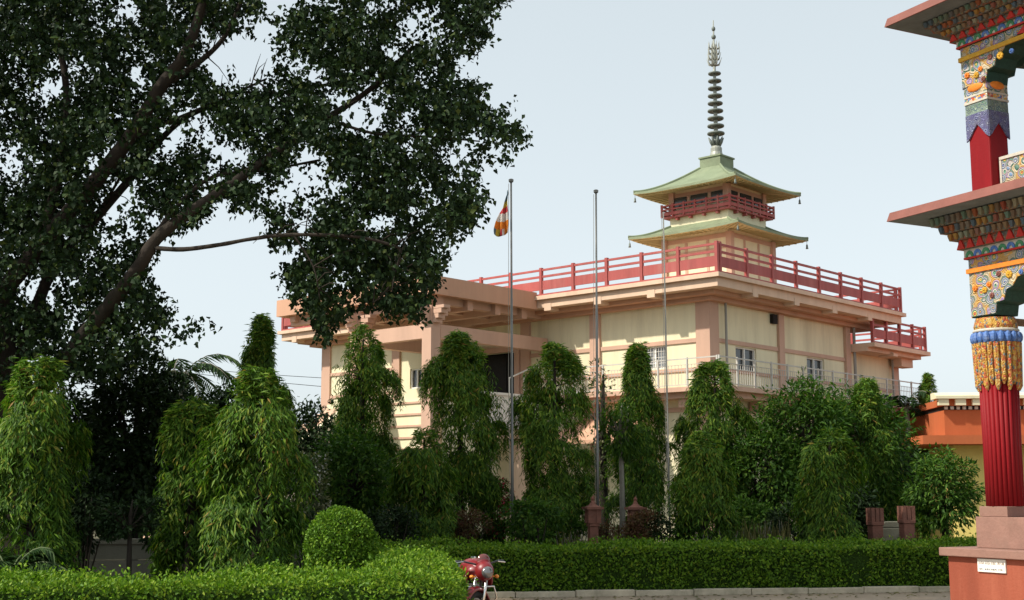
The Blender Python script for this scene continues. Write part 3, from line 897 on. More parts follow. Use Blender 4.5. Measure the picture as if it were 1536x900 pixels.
# ------------------------------------------------------------------ great spreading tree
def great_tree():
    Y0 = 19.5
    b = at(20, 742, Y0 + .3)
    root = thing('spreading_tree', 'huge dark spreading tree whose leafy limbs fill the upper left', 'tree', (b.x, b.y, 0))
    off = np.array([b.x, b.y, 0.0])
    m = MB()

    def limb(pl, wpx0, wpx1, sides=10):
        pts = []
        raw = [at(x, y, Yq) - Vector(off) for x, y, Yq in pl]
        # smooth polyline
        for i in range(len(raw) - 1):
            p0, p1, p2, p3 = raw[max(i - 1, 0)], raw[i], raw[i + 1], raw[min(i + 2, len(raw) - 1)]
            for k in range(5):
                t = k / 5
                pts.append(0.5 * ((2 * p1) + (p2 - p0) * t + (2 * p0 - 5 * p1 + 4 * p2 - p3) * t * t + (3 * p1 - p0 - 3 * p2 + p3) * t ** 3))
        pts.append(raw[-1])
        n = len(pts)
        rad = [(wpx0 + (wpx1 - wpx0) * i / (n - 1)) / F * Y0 * .33 * random.uniform(.94, 1.07) for i in range(n)]
        m.tube(pts, rad, sides)
        return pts

    y = Y0
    T = []
    T.append(limb([(30, 860, y + .3), (20, 740, y + .3), (10, 600, y + .2), (-5, 470, y)], 92, 62, 14))
    T.append(limb([(-5, 480, y), (10, 432, y - .1), (60, 370, y - .3), (130, 288, y - .5), (190, 212, y - .7), (240, 132, y - .9), (275, 85, y - 1), (300, 20, y - 1.1), (318, -60, y - 1.2)], 46, 17))
    T.append(limb([(240, 132, y - .9), (300, 92, y - .6), (340, 50, y - .3), (370, -20, y)], 16, 9))
    T.append(limb([(22, 560, y + .2), (80, 400, y + .6), (150, 320, y + .9), (195, 268, y + 1.1), (235, 215, y + 1.2), (300, 165, y + 1.3), (420, 140, y + 1.3), (540, 118, y + 1.2)], 30, 7))
    T.append(limb([(18, 640, y + .3), (100, 535, y - .8), (160, 462, y - 1.2), (205, 405, y - 1.5), (235, 358, y - 1.6), (285, 318, y - 1.6), (330, 288, y - 1.5), (420, 225, y - 1.2), (490, 178, y - 1), (560, 130, y - .8), (620, 70, y - .6)], 38, 10))
    T.append(limb([(232, 372, y - 1.6), (275, 374, y - 1.9), (330, 367, y - 2.1), (380, 358, y - 2.2), (440, 352, y - 2.3), (540, 356, y - 2.3), (600, 372, y - 2.2)], 11, 6, 8))
    T.append(limb([(215, 385, y - 1.55), (245, 335, y - 1.3), (290, 285, y - 1.0), (330, 262, y - .8), (400, 255, y - .6), (480, 240, y - .4)], 12, 5, 8))
    T.append(limb([(150, 315, y + .9), (172, 280, y + .8), (200, 230, y + .6)], 10, 5, 8))
    T.append(limb([(185, 215, y - .7), (260, 180, y - .4), (330, 150, y), (400, 118, y + .4)], 9, 5, 8))
    T.append(limb([(-5, 470, y), (-60, 330, y + .3), (-90, 180, y + .5), (-80, 20, y + .8)], 50, 26, 10))
    T.append(limb([(60, 370, y - .3), (90, 250, y - .2), (100, 140, y), (80, 20, y + .3)], 24, 12, 10))
    T.append(limb([(490, 178, y - 1), (560, 200, y - 1.2), (640, 205, y - 1.3), (720, 212, y - 1.3)], 8, 3, 6))
    T.append(limb([(500, 175, y - 1), (455, 172, y - .6), (380, 118, y - .3)], 6, 3, 6))
    T.append(limb([(600, 372, y - 2.2), (590, 420, y - 2.2), (560, 455, y - 2.2)], 6, 2, 6))
    T.append(limb([(440, 352, y - 2.3), (470, 400, y - 2.3), (480, 450, y - 2.3)], 5, 2, 6))
    # small twigs
    m2 = m
    for i in range(110):
        pts = random.choice(T[1:])
        p = random.choice(pts[len(pts) // 3:])
        d = Vector((random.uniform(-.4, 1), random.uniform(-1, 1), random.uniform(-.5, .8))).normalized() * random.uniform(.3, .6)
        m2.tube([p, p + d * .5 + Vector((0, 0, .05)), p + d], [.011, .007, .003], 5)

    m.build('trunk', MT['bark'], root, True, fix=False)
    # crown: leaf sprays through a volume; outline and gaps studied from the photo
    outline = [(-260, -220), (760, -220), (752, 0), (738, 12), (722, 40), (733, 55), (716, 78), (680, 88), (676, 118), (702, 128), (722, 120), (716, 150), (740, 170), (762, 152), (772, 185), (786, 208), (770, 222), (740, 250), (716, 255), (712, 278), (728, 292), (716, 322), (700, 335), (690, 352), (684, 376), (660, 388), (654, 430), (640, 445), (626, 480), (606, 468), (588, 476), (560, 484), (545, 460), (528, 470), (508, 472), (490, 515), (480, 500), (472, 472), (452, 458), (436, 440), (412, 432), (414, 418), (436, 400), (420, 372), (402, 356), (392, 338), (398, 318), (380, 305), (352, 312), (345, 290), (322, 300), (305, 330), (258, 345), (236, 362), (226, 400), (232, 440), (258, 468), (322, 482), (306, 506), (278, 498), (250, 510), (232, 530), (205, 545), (150, 560), (60, 575), (-260, 600)]
    holes = [([(318, 52), (352, 50), (398, 40), (402, 118), (360, 112), (300, 102), (288, 92)], .10),
             ([(196, 108), (222, 104), (226, 130), (208, 148), (196, 132)], .0),
             ([(236, 132), (254, 134), (254, 156), (240, 158)], .0),
             ([(174, 60), (232, 66), (230, 90), (178, 80)], .3),
             ([(70, 85), (88, 85), (88, 100), (72, 102)], .0),
             ([(48, 130), (80, 136), (76, 156), (50, 160)], .25),
             ([(0, 140), (14, 140), (12, 196), (0, 196)], .0),
             ([(118, 240), (150, 225), (205, 178), (212, 195), (150, 262), (122, 270)], .12),
             ([(284, 212), (320, 205), (330, 226), (290, 228)], .25),
             ([(296, 262), (326, 250), (334, 268), (300, 300)], .0),
             ([(305, 240), (345, 235), (350, 250), (305, 256)], .2),
             ([(150, 262), (205, 262), (214, 290), (160, 330), (145, 330)], .22),
             ([(108, 388), (140, 372), (140, 400), (112, 402)], .1),
             ([(148, 355), (205, 330), (205, 360), (180, 400), (150, 400)], .25),
             ([(20, 410), (36, 405), (34, 440), (14, 450)], .0),
             ([(60, 480), (110, 470), (150, 500), (100, 520), (60, 510)], .5),
             ([(512, 168), (552, 175), (566, 200), (540, 206), (512, 190)], .10),
             ([(514, 142), (540, 146), (536, 166), (516, 160)], .3),
             ([(600, 200), (626, 210), (632, 250), (646, 262), (630, 262), (610, 235)], .08),
             ([(616, 110), (660, 100), (668, 118), (632, 132)], .2),
             ([(430, 95), (492, 98), (485, 118), (432, 118)], .35),
             ([(398, 60), (440, 40), (446, 80), (420, 110), (398, 118)], .45),
             ([(440, 322), (472, 312), (470, 350), (440, 350)], .0),
             ([(545, 325), (588, 312), (590, 350), (548, 350)], .05),
             ([(410, 362), (455, 362), (462, 392), (420, 396)], .08),
             ([(530, 0), (600, 0), (590, 20), (535, 14)], .3),
             ([(590, 48), (612, 50), (606, 72), (588, 70)], .2),
             ([(500, 390), (545, 380), (545, 420), (505, 425)], .5),
             ([(612, 255), (650, 262), (645, 290), (620, 290)], .3),
             ([(670, 268), (690, 270), (690, 296), (668, 294)], .2),
             ([(440, 270), (480, 268), (476, 290), (445, 292)], .4),
             ([(360, 0), (400, 0), (380, 40), (355, 45)], .5),
             ([(320, 395), (345, 395), (345, 420), (320, 420)], .0)]
    ox = [p[0] for p in outline]; oy = [p[1] for p in outline]
    K = 24000
    x = RNG.uniform(min(ox), max(ox), K); yy = RNG.uniform(min(oy), max(oy), K)
    keep = inside(outline, x, yy)
    for hp, pr in holes:
        keep &= ~(inside(hp, x, yy) & (RNG.random(K) > pr))
    # patchy density
    den = np.sin(x * .026 + yy * .019) + np.sin(x * .017 - yy * .041 + 2) + np.sin(x * .055 + 1) * np.sin(yy * .047)
    den += .9 * np.sin(x * .083 + 1.7 * np.sin(yy * .05)) * np.sin(yy * .091 + 1.1 * np.sin(x * .043))
    left = np.clip((360 - x) / 220, 0, .75)
    keep &= RNG.random(K) < np.clip(.50 + .45 * den + left * .75 + np.clip((x - 420) / 500, 0, .3) + np.where((x > 400) & (yy > 285), .38, 0), .06, 1)
    x, yy = x[keep], yy[keep]
    nin = len(x)
    # the rest of the crown, out of view, spread wider to shade the garden trees
    K2 = 9000
    x2 = RNG.uniform(-760, 640, K2); y2 = RNG.uniform(-560, 560, K2)
    k2 = ((y2 < -90) | (x2 < -90)) & (((x2 + 60) / 720) ** 2 + ((y2 - 20) / 600) ** 2 < 1)
    x = np.concatenate([x, x2[k2]]); yy = np.concatenate([yy, y2[k2]])
    k = len(x)
    edge_r = np.clip((x - 200) / 500, 0, 1)
    Yd = Y0 - .3 * edge_r * 3 + RNG.uniform(-2.4, 2.4, k) * (1 - .35 * edge_r)
    lf = np.clip((460 - x) / 200, 0, 1)          # the leaves hang mostly beyond the big limbs at left
    Yd += lf * RNG.uniform(.4, 2.6, k) * (RNG.random(k) < .62)
    Yd[nin:] = RNG.uniform(18.6, 25.5, k - nin)
    C = np.array([tuple(at(float(a), float(b2), float(c))) for a, b2, c in zip(x, yy, Yd)])
    per = 13
    idx = np.repeat(np.arange(k), per)
    # each spray: a short twig along a random direction with leaves either side
    tw = norm(rv(k) + np.array([.15, 0, -.1]))
    s = np.tile(np.linspace(-.5, .5, per), k)
    n = len(idx)
    P = C[idx] + tw[idx] * (s * .34)[:, None] + RNG.normal(0, .035, (n, 3))
    D = norm(tw[idx] * .4 + rv(n) * .75 + np.array([0, 0, -.55]))
    Q = norm(rv(n) * .9 + np.array([-.2, -.35, .6]))
    q = RNG.uniform(.7, 1.25, n)
    # only leaves that stay inside the tree's own shape
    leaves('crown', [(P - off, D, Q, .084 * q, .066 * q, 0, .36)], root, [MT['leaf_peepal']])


great_tree()

# ------------------------------------------------------------------ temple
def part(name, mats, parent, build, **k):
    m = MB(); build(m)
    return m.build(name, mats, parent, **k)


def each(name, mats, parent, boxes, **k):
    for b in boxes:
        m = MB(); m.box(*b)
        m.build(name, mats, parent, **k)


class Boxes(list):
    def box(s, *b): s.append(b)


def temple():
    rzt = radians(47.5)
    W = at(1064, 508, 43)
    uR = Vector((cos(rzt), sin(rzt), 0)); uL = Vector((-sin(rzt), cos(rzt), 0))
    D0 = Vector((W.x, W.y, 0)) - 1.2 * uR - 1.2 * uL
    T = thing('temple', 'cream and peach temple with red railed roof terrace and green roofed pagoda turret', 'temple', (D0.x, D0.y, 0), rzt)
    XW, YW, XE, XE2 = 1.2, 21.25, 10.65, 14.85
    cr, pe, pp, pd = MT['cream'], MT['peach'], MT['peach_pale'], MT['peach_dull']

    # walls: outer skin boxes, openings are recessed by building the wall in pieces
    wins_r = [(2.78, 4.09), (7.55, 8.82)]
    wins_l = [(2.98, 3.98), (15.03, 15.75)]
    DZ0, DZ1 = 5.0, 6.95
    door = (9.87, 14.0)

    def walls(m):
        th = .25
        # left face, plane x = XW
        ys = [1.2]
        ops = sorted([(a, b, 5.86, 6.66) for a, b in wins_l] + [(door[0], door[1], DZ0, DZ1)])
        y = 1.2
        for a, b, z0, z1 in ops:
            m.box(XW, XW + th, y, a, 0, 8.3)
            m.box(XW, XW + th, a, b, 0, z0)
            m.box(XW, XW + th, a, b, z1, 8.3)
            y = b
        m.box(XW, XW + th, y, YW, 0, 8.3)
        x = XW + th
        for a, b in wins_r:
            m.box(x, a, 1.2, 1.2 + th, 0, 8.3)
            m.box(a, b, 1.2, 1.2 + th, 0, 5.8)
            m.box(a, b, 1.2, 1.2 + th, 6.62, 8.3)
            x = b
        m.box(x, XE, 1.2, 1.2 + th, 0, 8.3)
        m.box(XE, XE2, 1.26, 1.5, 0, 7.2)             # low wing
        m.box(XE2 - .25, XE2, 1.5, 19, 0, 7.2)
        m.box(XE - .25, XE, 1.45, YW, 7.2, 8.3)
        m.box(XW + th, XE, YW - .25, YW, 0, 8.3)
    part('wall', cr, T, walls)
    part('interior', MT['dark'], T, lambda m: m.box(XW + 1.6, XE - .4, 2.3, YW - .4, .1, 8.1))

    # pilasters and belts
    def pil(m):
        m.box(1.14, 1.7, 1.14, 1.7, 0, 8.05)
        m.box(1.1, 1.22, 5.8, 6.25, 0, 8.05)
        m.box(1.1, 1.22, 9.15, 9.6, 0, 8.2)
        m.box(1.1, 1.22, 16.3, 16.75, 0, 8.05)
        m.box(1.12, 1.6, YW - .5, YW + .06, 0, 8.05)
        m.box(5.5, 5.86, 1.1, 1.22, 0, 8.05)
        m.box(10.36, 10.72, 1.08, 1.3, 0, 8.05)
        m.box(14.45, 14.91, 1.18, 1.6, 0, 7.0)
    q = Boxes(); pil(q); each('pilaster', pe, T, q)

    def belts(m):
        for z0, z1 in ((6.66, 6.80), (5.70, 5.82)):
            for a, b in ((1.71, 5.79), (6.26, 9.14), (16.76, 20.74)):
                m.box(1.15, 1.2, a, b, z0, z1)
            for a, b in ((1.71, 5.49), (5.87, 10.35), (10.73, 14.44)):
                if z1 > 6 and a > 10: continue
                m.box(a, b, 1.15 if a < 10 else 1.2, 1.2 if a < 10 else 1.26, z0, z1)
        for z0, z1 in ((4.35, 4.5),):
            m.box(1.14, 1.2, 1.71, 5.79, z0, z1)
            m.box(1.71, 5.49, 1.14, 1.2, z0, z1)
            m.box(5.87, 10.35, 1.14, 1.2, z0, z1)
    q = Boxes(); belts(q); each('belt_course', pe, T, q)

    # roof terrace slab: thin upper lip over a set-back fascia, brackets, soffit beams
    def slab(m):
        m.box(-.04, 13.26, -.04, 22.98, 8.57, 8.71)
        m.box(.10, 13.1, .10, 22.85, 8.28, 8.567)
    part('terrace_slab', pp, T, slab)
    def brk(m):
        for y in np.arange(2.6, 7.5, 2.3):
            m.box(.085, .6, y, y + .32, 8.16, 8.42)
        for y in (17.2, 19.6, 21.8):
            m.box(.085, .6, y, y + .32, 8.16, 8.42)
        for x in np.arange(2.2, 13, 2.7):
            m.box(x, x + .32, .085, .6, 8.16, 8.42)
    q = Boxes(); brk(q); each('slab_bracket', pp, T, q)
    def sof(m):
        m.box(.55, 12.6, .55, 22.3, 8.14, 8.275)
        m.box(.9, 12.4, .9, 21.9, 8.0, 8.137)
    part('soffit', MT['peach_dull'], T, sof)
    # lower deck of the wing
    part('wing_slab', pp, T, lambda m: (m.box(XE + .1, 15.6, .1, 19, 7.2, 7.36), m.box(XE + .1, 15.35, .4, 18.8, 7.05, 7.197), m.box(12.6, 12.95, .25, .9, 6.98, 7.1), m.box(14.2, 15.2, .7, 1.17, 6.72, 7.046)))

    # railings
    pm = MB(); pm.box(-.055, .055, -.055, .055, 0, 1.04)
    first = [None]

    def railing(name, a, b, z, n, skip_last=False):
        """a, b are (x,y); rail with a wide board, three thin rails and n bays"""
        A, B = Vector((a[0], a[1], 0)), Vector((b[0], b[1], 0))
        d = (B - A); ln = d.length; d.normalize()
        q = Vector((-d.y, d.x, 0))
        m = MB()

        def bar(z0, z1, t, e0=.058, e1=None):
            e1 = e0 if e1 is None else e1
            p = [A + d * e0 - q * t, A + d * (ln - e1) - q * t, A + d * (ln - e1) + q * t, A + d * e0 + q * t]
            m.hexa([(v.x, v.y, z + z0) for v in p] + [(v.x, v.y, z + z1) for v in p])
        bar(.0, .075, .05)
        bar(.22, .56, .022)
        bar(.67, .75, .025)
        bar(.92, .992, .035, -.05, -.05)
        r = m.build(name, MT['rail_red'], T)
        for i in range(n + (0 if skip_last else 1)):
            p = A + d * (ln * i / n)
            if first[0] is None:
                o = pm.build('post', MT['rail_red'], r)
                first[0] = o
            else:
                o = first[0].copy(); COL.objects.link(o); o.parent = r
            o.location = (p.x, p.y, z)
    railing('railing', (.12, .12), (.12, 22.8), 8.71, 15)
    railing('railing', (.28, .12), (13.1, .12), 8.71, 8)
    railing('railing', (13.1, .3), (13.1, 22.6), 8.71, 14)
    railing('railing', (.3, 22.8), (12.9, 22.8), 8.71, 8)
    railing('railing', (XE + .25, .25), (15.45, .25), 7.36, 4)
    railing('railing', (15.45, .45), (15.45, 18.8), 7.36, 12)

    # windows
    def window(axis, a, b, z0, z1, gl):
        m = MB(); g = MB()
        t = .05
        mid = (a + b) / 2
        rects = [(a, a + t, z0, z1), (b - t, b, z0, z1), (a + t, b - t, z1 - t, z1), (a + t, b - t, z0, z0 + t), (mid - .03, mid + .03, z0 + t, z1 - t)]
        for u0, u1, w0, w1 in rects:
            if axis == 'l': m.box(1.27, 1.34, u0, u1, w0, w1)
            else: m.box(u0, u1, 1.27, 1.34, w0, w1)
        f = m.build('window', MT['white'], T)
        if axis == 'l': g.box(1.345, 1.36, a + .01, b - .01, z0 + .01, z1 - .01)
        else: g.box(a + .01, b - .01, 1.345, 1.36, z0 + .01, z1 - .01)
        g.build('pane', gl, f)
        if axis == 'l' and a < 10:
            gm = MB()
            k = max(3, int((b - a) / .11))
            for i in range(1, k):
                y = a + (b - a) * i / k
                gm.box(1.235, 1.247, y - .006, y + .006, z0, z1)
            for zz in (z0 + .2, z0 + .4, z0 + .6):
                gm.box(1.222, 1.234, a, b, zz - .006, zz + .006)
            gm.build('grille', MT['white'], f)
    window('l', 2.98, 3.98, 5.86, 6.66, MT['glass_pale'])
    window('l', 15.03, 15.75, 5.86, 6.66, MT['glass'])
    for a, b in wins_r: window('r', a, b, 5.8, 6.62, MT['glass'])

    # doorway: dark opening with a frame
    dr = part('door', pe, T, lambda m: (m.box(1.05, 1.2, door[0] - .25, door[0], DZ0, DZ1 + .2), m.box(1.05, 1.2, door[1], door[1] + .25, DZ0, DZ1 + .2), m.box(1.05, 1.2, door[0], door[1], DZ1, DZ1 + .2)))
    part('dark_door_fill', MT['dark'], dr, lambda m: [m.box(1.75, 1.8, y, y + .98, DZ0, DZ1) for y in np.arange(door[0], door[1] - .5, 1.03)])  # near-black sheets stand in for the shade inside the open doorway

    # balcony with white rail round the right and left faces
    part('balcony_slab', pe, T, lambda m: (m.box(.05, 14.9, .05, 1.09, 4.93, 5.08), m.box(.05, 1.09, 1.093, 7.3, 4.93, 5.08), m.box(.3, 14.6, .35, 1.08, 4.74, 4.927), m.box(.35, 1.08, 1.083, 7.1, 4.74, 4.927)))
    each('balcony_strut', pe, T, [(x, x + .3, .5, 1.08, 4.45, 4.737) for x in (1.25, 3.4, 5.5, 7.9, 10.3)] + [(.5, 1.08, y, y + .3, 4.45, 4.737) for y in (1.7, 3.8, 5.9)])

    def brail(m):
        def run(a, b, n):
            A, B = Vector(a), Vector(b)
            for i in range(n + 1):
                p = A + (B - A) * i / n
                m.box(p.x - .028, p.x + .028, p.y - .028, p.y + .028, 5.08, 6.04)
            d = (B - A).normalized(); q = Vector((-d.y, d.x)) * .018
            for z0, z1 in ((5.98, 6.02), (5.80, 5.815), (5.62, 5.635), (5.14, 5.165)):
                p = [A - q, B - q, B + q, A + q]
                m.hexa([(v.x, v.y, z0) for v in p] + [(v.x, v.y, z1) for v in p])
            nb = int((B - A).length / .13)
            for i in range(nb):
                p = A + (B - A) * (i + .5) / nb
                m.box(p.x - .006, p.x + .006, p.y - .006, p.y + .006, 5.165, 5.80)
        run((.12, .12), (14.8, .12), 14)
        run((.12, .2), (.12, 7.2), 6)
    part('balcony_rail', MT['rail_white'], T, brail)

    # downpipe and air vent
    part('downpipe', MT['pole_white'], T, lambda m: m.tube([(1.95, 1.02, 5.09), (1.95, 1.02, 8.0)], .045, 8))
    part('downpipe', MT['pole_white'], T, lambda m: m.tube([(10.85, 1.0, 5.09), (10.85, 1.0, 8.0)], .06, 8))
    part('downpipe', MT['pole_white'], T, lambda m: m.tube([(14.2, 1.1, 5.09), (14.2, 1.1, 7.0)], .05, 8))
    part('air_vent', MT['dark'], T, lambda m: m.box(5.05, 5.35, 1.06, 1.2, 7.62, 7.95))

    # entrance porch
    PX, PY0, PY1 = -5.08, 7.86, 16.43
    def porch(m):
        m.box(PX, .08, PY0, PY0 + .25, 8.24, 8.86)
        m.box(PX, .08, PY1 - .25, PY1, 8.24, 8.86)
        m.box(PX, PX + .25, PY0 + .25, PY1 - .25, 8.24, 8.86)
        m.box(PX + .25, .08, PY0 + .25, PY1 - .25, 8.60, 8.82)
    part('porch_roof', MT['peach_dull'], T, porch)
    def pbeams(m):
        for y in (PY0 + .5, PY0 + 1.9, PY0 + 3.9, PY0 + 5.9, PY1 - .8):
            m.box(PX + .26, 1.0, y, y + .3, 8.02, 8.58)
        for x in (PX + .45, -3.2, -1.8, -.4):
            m.box(x, x + .26, PY0 + .3, PY1 - .3, 7.9, 8.3)
        m.box(-4.85, -4.55, 8.3, 12.4, 6.82, 7.3)
        m.box(-4.4, 1.1, 8.25, 8.55, 6.82, 7.3)
        m.box(-4.4, 1.1, 11.95, 12.25, 6.82, 7.3)
    part('porch_beam', MT['peach'], T, pbeams)
    for y in (8.4, 12.1):
        pr = part('porch_pillar', MT['peach'], T, lambda m: m.box(-4.92, -4.48, y - .22, y + .22, 0, 7.9))
        def cap(m):
            for i, (z0, z1, o) in enumerate(((7.32, 7.46, .12), (7.46, 7.62, .24), (7.62, 7.78, .38), (7.78, 7.897, .5))):
                m.box(-4.7 - .25 - o, -4.7 + .25 + o, y - .16, y + .16, z0, z1 - .003)
                m.box(-4.7 - .15, -4.7 + .15, y - .25 - o, y + .25 + o, z0 + .004, z1 - .007)
        part('capital', MT['peach'], pr, cap)
    # landing, side wall, stairs
    def land(m):
        m.box(-4.2, 1.19, 8.35, 14.4, 0, 4.88)
    part('landing', MT['cream'], T, land)
    each('landing_moulding', pe, T, [(-4.245, -4.202, 8.35, 11.1, z, z + .07) for z in (4.7, 4.3, 3.9, 3.5, 3.1, 2.7)])
    def steps(m):
        n = 24
        for i in range(n):
            z = 4.88 - (i + 1) * 4.88 / (n + 1)
            m.box(-4.205 - (i + 1) * .33, -4.205 - i * .33 - .002, 11.4, 14.2, 0, z)
    part('stairs', pp, T, steps)
    part('stair_wall', MT['cream'], T, lambda m: (m.prism([(-4.25, 0), (-4.25, 5.5), (-12.0, .75), (-12.0, 0)], lambda u, z, a: (u, a, z), 11.12, 11.38), m.prism([(-4.25, 5.502), (-4.25, 5.61), (-12.1, .80), (-12.1, .69)], lambda u, z, a: (u, a, z), 11.07, 11.43)))
    part('landing_parapet', MT['white'], T, lambda m: (m.box(-2.6, .9, 8.1, 8.34, 3.9, 5.05), m.box(-2.75, .95, 8.04, 8.4, 5.053, 5.14)))
    part('handrail', MT['white'], T, lambda m: (m.tube([(-.6, 8.6, 5.1), (-.6, 8.6, 5.75), (1.0, 8.6, 6.35)], .03, 6), m.tube([(.2, 8.6, 5.1), (.2, 8.6, 6.05)], .025, 6), m.tube([(1.0, 8.6, 5.1), (1.0, 8.6, 6.3)], .025, 6),
                                                ))
    part('basement_canopy', pp, T, lambda m: (m.box(-2.3, .3, 7.1, 8.09, 3.5, 3.64), m.box(-1.55, -1.15, 7.3, 7.7, 0, 3.497), m.box(-.2, .15, 7.3, 7.7, 0, 3.497)))
    part('lower_eave', pd, T, lambda m: m.prism([(-.9, 3.3), (1.1, 4.25), (1.1, 4.35), (-.9, 3.42)], lambda u, z, a: (u, a, z), 3.4, 6.6))

    # ---------------- pagoda turret
    cx, cy = 6.15, 4.0

    def sq(m, h, z0, z1, hx=None):
        m.box(cx - h, cx + h, cy - h, cy + h, z0, z1)
    part('pagoda_wall', cr, T, lambda m: (sq(m, 1.44, 8.72, 11.35), sq(m, 1.30, 11.352, 12.02), sq(m, 1.22, 12.02, 13.1)))
    def pw(m):
        for s1 in (-1, 1):
            for s2 in (-1, 1):
                for h, z0, z1 in ((1.44, 8.72, 11.1), (1.22, 12.14, 12.95)):
                    x, y = cx + s1 * h, cy + s2 * h
                    m.box(x - .11, x + .11, y - .11, y + .11, z0, z1)
        for h, z0, z1 in ((1.47, 10.92, 11.08), (1.46, 10.5, 10.56), (1.25, 12.76, 12.9)):
            sq(m, h, z0, z1)
        for k in (-.48, .48):
            for h, z0, z1 in ((1.46, 8.72, 10.9), (1.26, 12.15, 12.75)):
                m.box(cx + k - .06, cx + k + .06, cy - h, cy + h, z0, z1)
                m.box(cx - h, cx + h, cy + k - .06, cy + k + .06, z0, z1)
    part('pagoda_timber', pe, T, pw)
    for k in (-.84, 0, .84):
        w_ = .27 if k else .36
        part('pagoda_window', MT['glass'], T, lambda m: m.box(cx - 1.255 - .02, cx - 1.2, cy + k - w_, cy + k + w_, 12.34, 12.74))
        part('pagoda_window', MT['glass'], T, lambda m: m.box(cx + k - w_, cx + k + w_, cy - 1.255 - .02, cy - 1.2, 12.34, 12.74))
    def pbal(m):
        h = 1.52
        for a, b in (((-h, -h), (h, -h)), ((h, -h), (h, h)), ((h, h), (-h, h)), ((-h, h), (-h, -h))):
            A = Vector((cx + a[0], cy + a[1])); B = Vector((cx + b[0], cy + b[1]))
            d = (B - A).normalized(); q = Vector((-d.y, d.x)) * .03
            e = d * .035
            for z0, z1 in ((12.06, 12.18), (12.26, 12.31), (12.40, 12.46)):
                p = [A - q + e, B - q - e, B + q - e, A + q + e]
                m.hexa([(v.x, v.y, z0) for v in p] + [(v.x, v.y, z1) for v in p])
            for i in range(6):
                p = A + (B - A) * i / 6
                m.box(p.x - .034, p.x + .034, p.y - .034, p.y + .034, 12.0, 12.5)
        sq(m, 1.50, 11.96, 12.03)
        for k in (-.9, -.3, .3, .9):
            m.box(cx + k - .05, cx + k + .05, cy - 1.46, cy + 1.46, 11.86, 11.957)
            m.box(cx - 1.46, cx + 1.46, cy + k - .05, cy + k + .05, 11.865, 11.95)
    part('pagoda_balcony', MT['rail_red'], T, pbal)

    def roof(hb, ht, ze, zt, up, wall_h, zu):
        m = MB()
        K, S = 12, 8
        ring = []

        def ringpts(h, z, lift):
            r = []
            for side in range(4):
                for j in range(S):
                    s = -1 + 2 * j / S
                    zz = z + lift * abs(s) ** 3.2
                    hh = h * (1 + .012 * 0)
                    p = {0: (s * hh, -hh), 1: (hh, s * hh), 2: (-s * hh, hh), 3: (-hh, -s * hh)}[side]
                    r.append((cx + p[0], cy + p[1], zz))
            return r
        prof = [(ht, zt, 0)]
        for i in range(1, K + 1):
            t = i / K
            prof.append((ht + (hb - ht) * t, ze + (zt - ze) * (1 - t) ** 1.45, up * t ** 3))
        prof.append((hb + .005, ze - .09, up))          # fascia
        nb = len(prof)
        prof.append((hb - .08, ze - .10, up * .9))
        prof.append((wall_h, zu, 0))
        prof.append((wall_h - .4, zu - .0, 0))
        rings = [ringpts(*q) for q in prof]
        n = 4 * S
        for r in rings: m.v += r
        for i in range(len(rings) - 1):
            for j in range(n):
                a, b = i * n + j, i * n + (j + 1) % n
                m.f.append((a, a + n, b + n, b)); m.m.append(0 if i < nb - 1 else 1)
        m.f.append(tuple(range(n))); m.m.append(0)
        e = (len(rings) - 1) * n
        m.f.append(tuple(e + j for j in range(n))); m.m.append(1)
        # hip ridges
        for s1 in (-1, 1):
            for s2 in (-1, 1):
                pts = []
                for h, z, l in prof[:K + 1]:
                    pts.append((cx + s1 * h, cy + s2 * h, z + l + .02))
                m.tube(pts, .05, 6)
        r = m.build('pagoda_roof', [MT['verdigris'], MT['soffit_green']], T)
        # rafters under the eave
        f = MB()
        for k in np.linspace(-1, 1, 17):
            for s in (-1, 1):
                y0 = k * hb * .93
                z0 = ze - .115 + up * abs(k) ** 3.2 * .8
                if abs(y0) < hb * .95:
                    f.tube([(cx + s * (hb - .1), cy + y0, z0), (cx + s * (wall_h + .1), cy + y0 * wall_h / hb, zu - .03)], .028, 4)
                    f.tube([(cx + y0, cy + s * (hb - .1), z0), (cx + y0 * wall_h / hb, cy + s * (wall_h + .1), zu - .03)], .028, 4)
        f.build('rafters', MT['soffit_green'], r)
        for s1 in (-1, 1):
            for s2 in (-1, 1):
                b = MB()
                x, y, z = cx + s1 * (hb - .04), cy + s2 * (hb - .04), ze - .1 + up
                b.tube([(x, y, z), (x, y, z - .14)], .008, 4)
                b.lathe([(.022, 0), (.036, -.04), (.04, -.12), (.055, -.17)], 10, (x, y, z - .12))
                b.build('wind_bell', MT['bronze'], r, True)
    roof(2.28, .46, 12.93, 13.95, .07, 1.3, 13.0)
    roof(2.44, 1.28, 11.18, 11.66, .07, 1.5, 11.2)
    part('roof_cap', MT['verdigris'], T, lambda m: (sq(m, .46, 13.95, 14.32), sq(m, .5, 14.32, 14.38)))

    sp = part('spire', MT['pale_metal'], T, lambda m: m.tube([(cx, cy, 14.383), (cx, cy, 17), (cx, cy, 19.9)], [.09, .07, .02], 10), smooth=True)
    part('spire_base', MT['pale_metal'], sp, lambda m: (m.lathe([(.27, 14.381), (.25, 14.5), (.22, 14.6), (.22, 14.75), (.16, 14.85)], 16, (cx, cy, 0)),))
    def flower(m):
        for i in range(8):
            a = 2 * pi * i / 8
            m.tube([(cx + cos(a) * .12, cy + sin(a) * .12, 14.83), (cx + cos(a) * .2, cy + sin(a) * .2, 15.0), (cx + cos(a) * .29, cy + sin(a) * .29, 15.18)], [.05, .06, .02], 6)
        m.lathe([(.12, 14.83), (.17, 15.0), (.13, 15.15), (.1, 15.3)], 14, (cx, cy, 0))
    part('lotus', MT['bronze'], sp, flower, smooth=True)
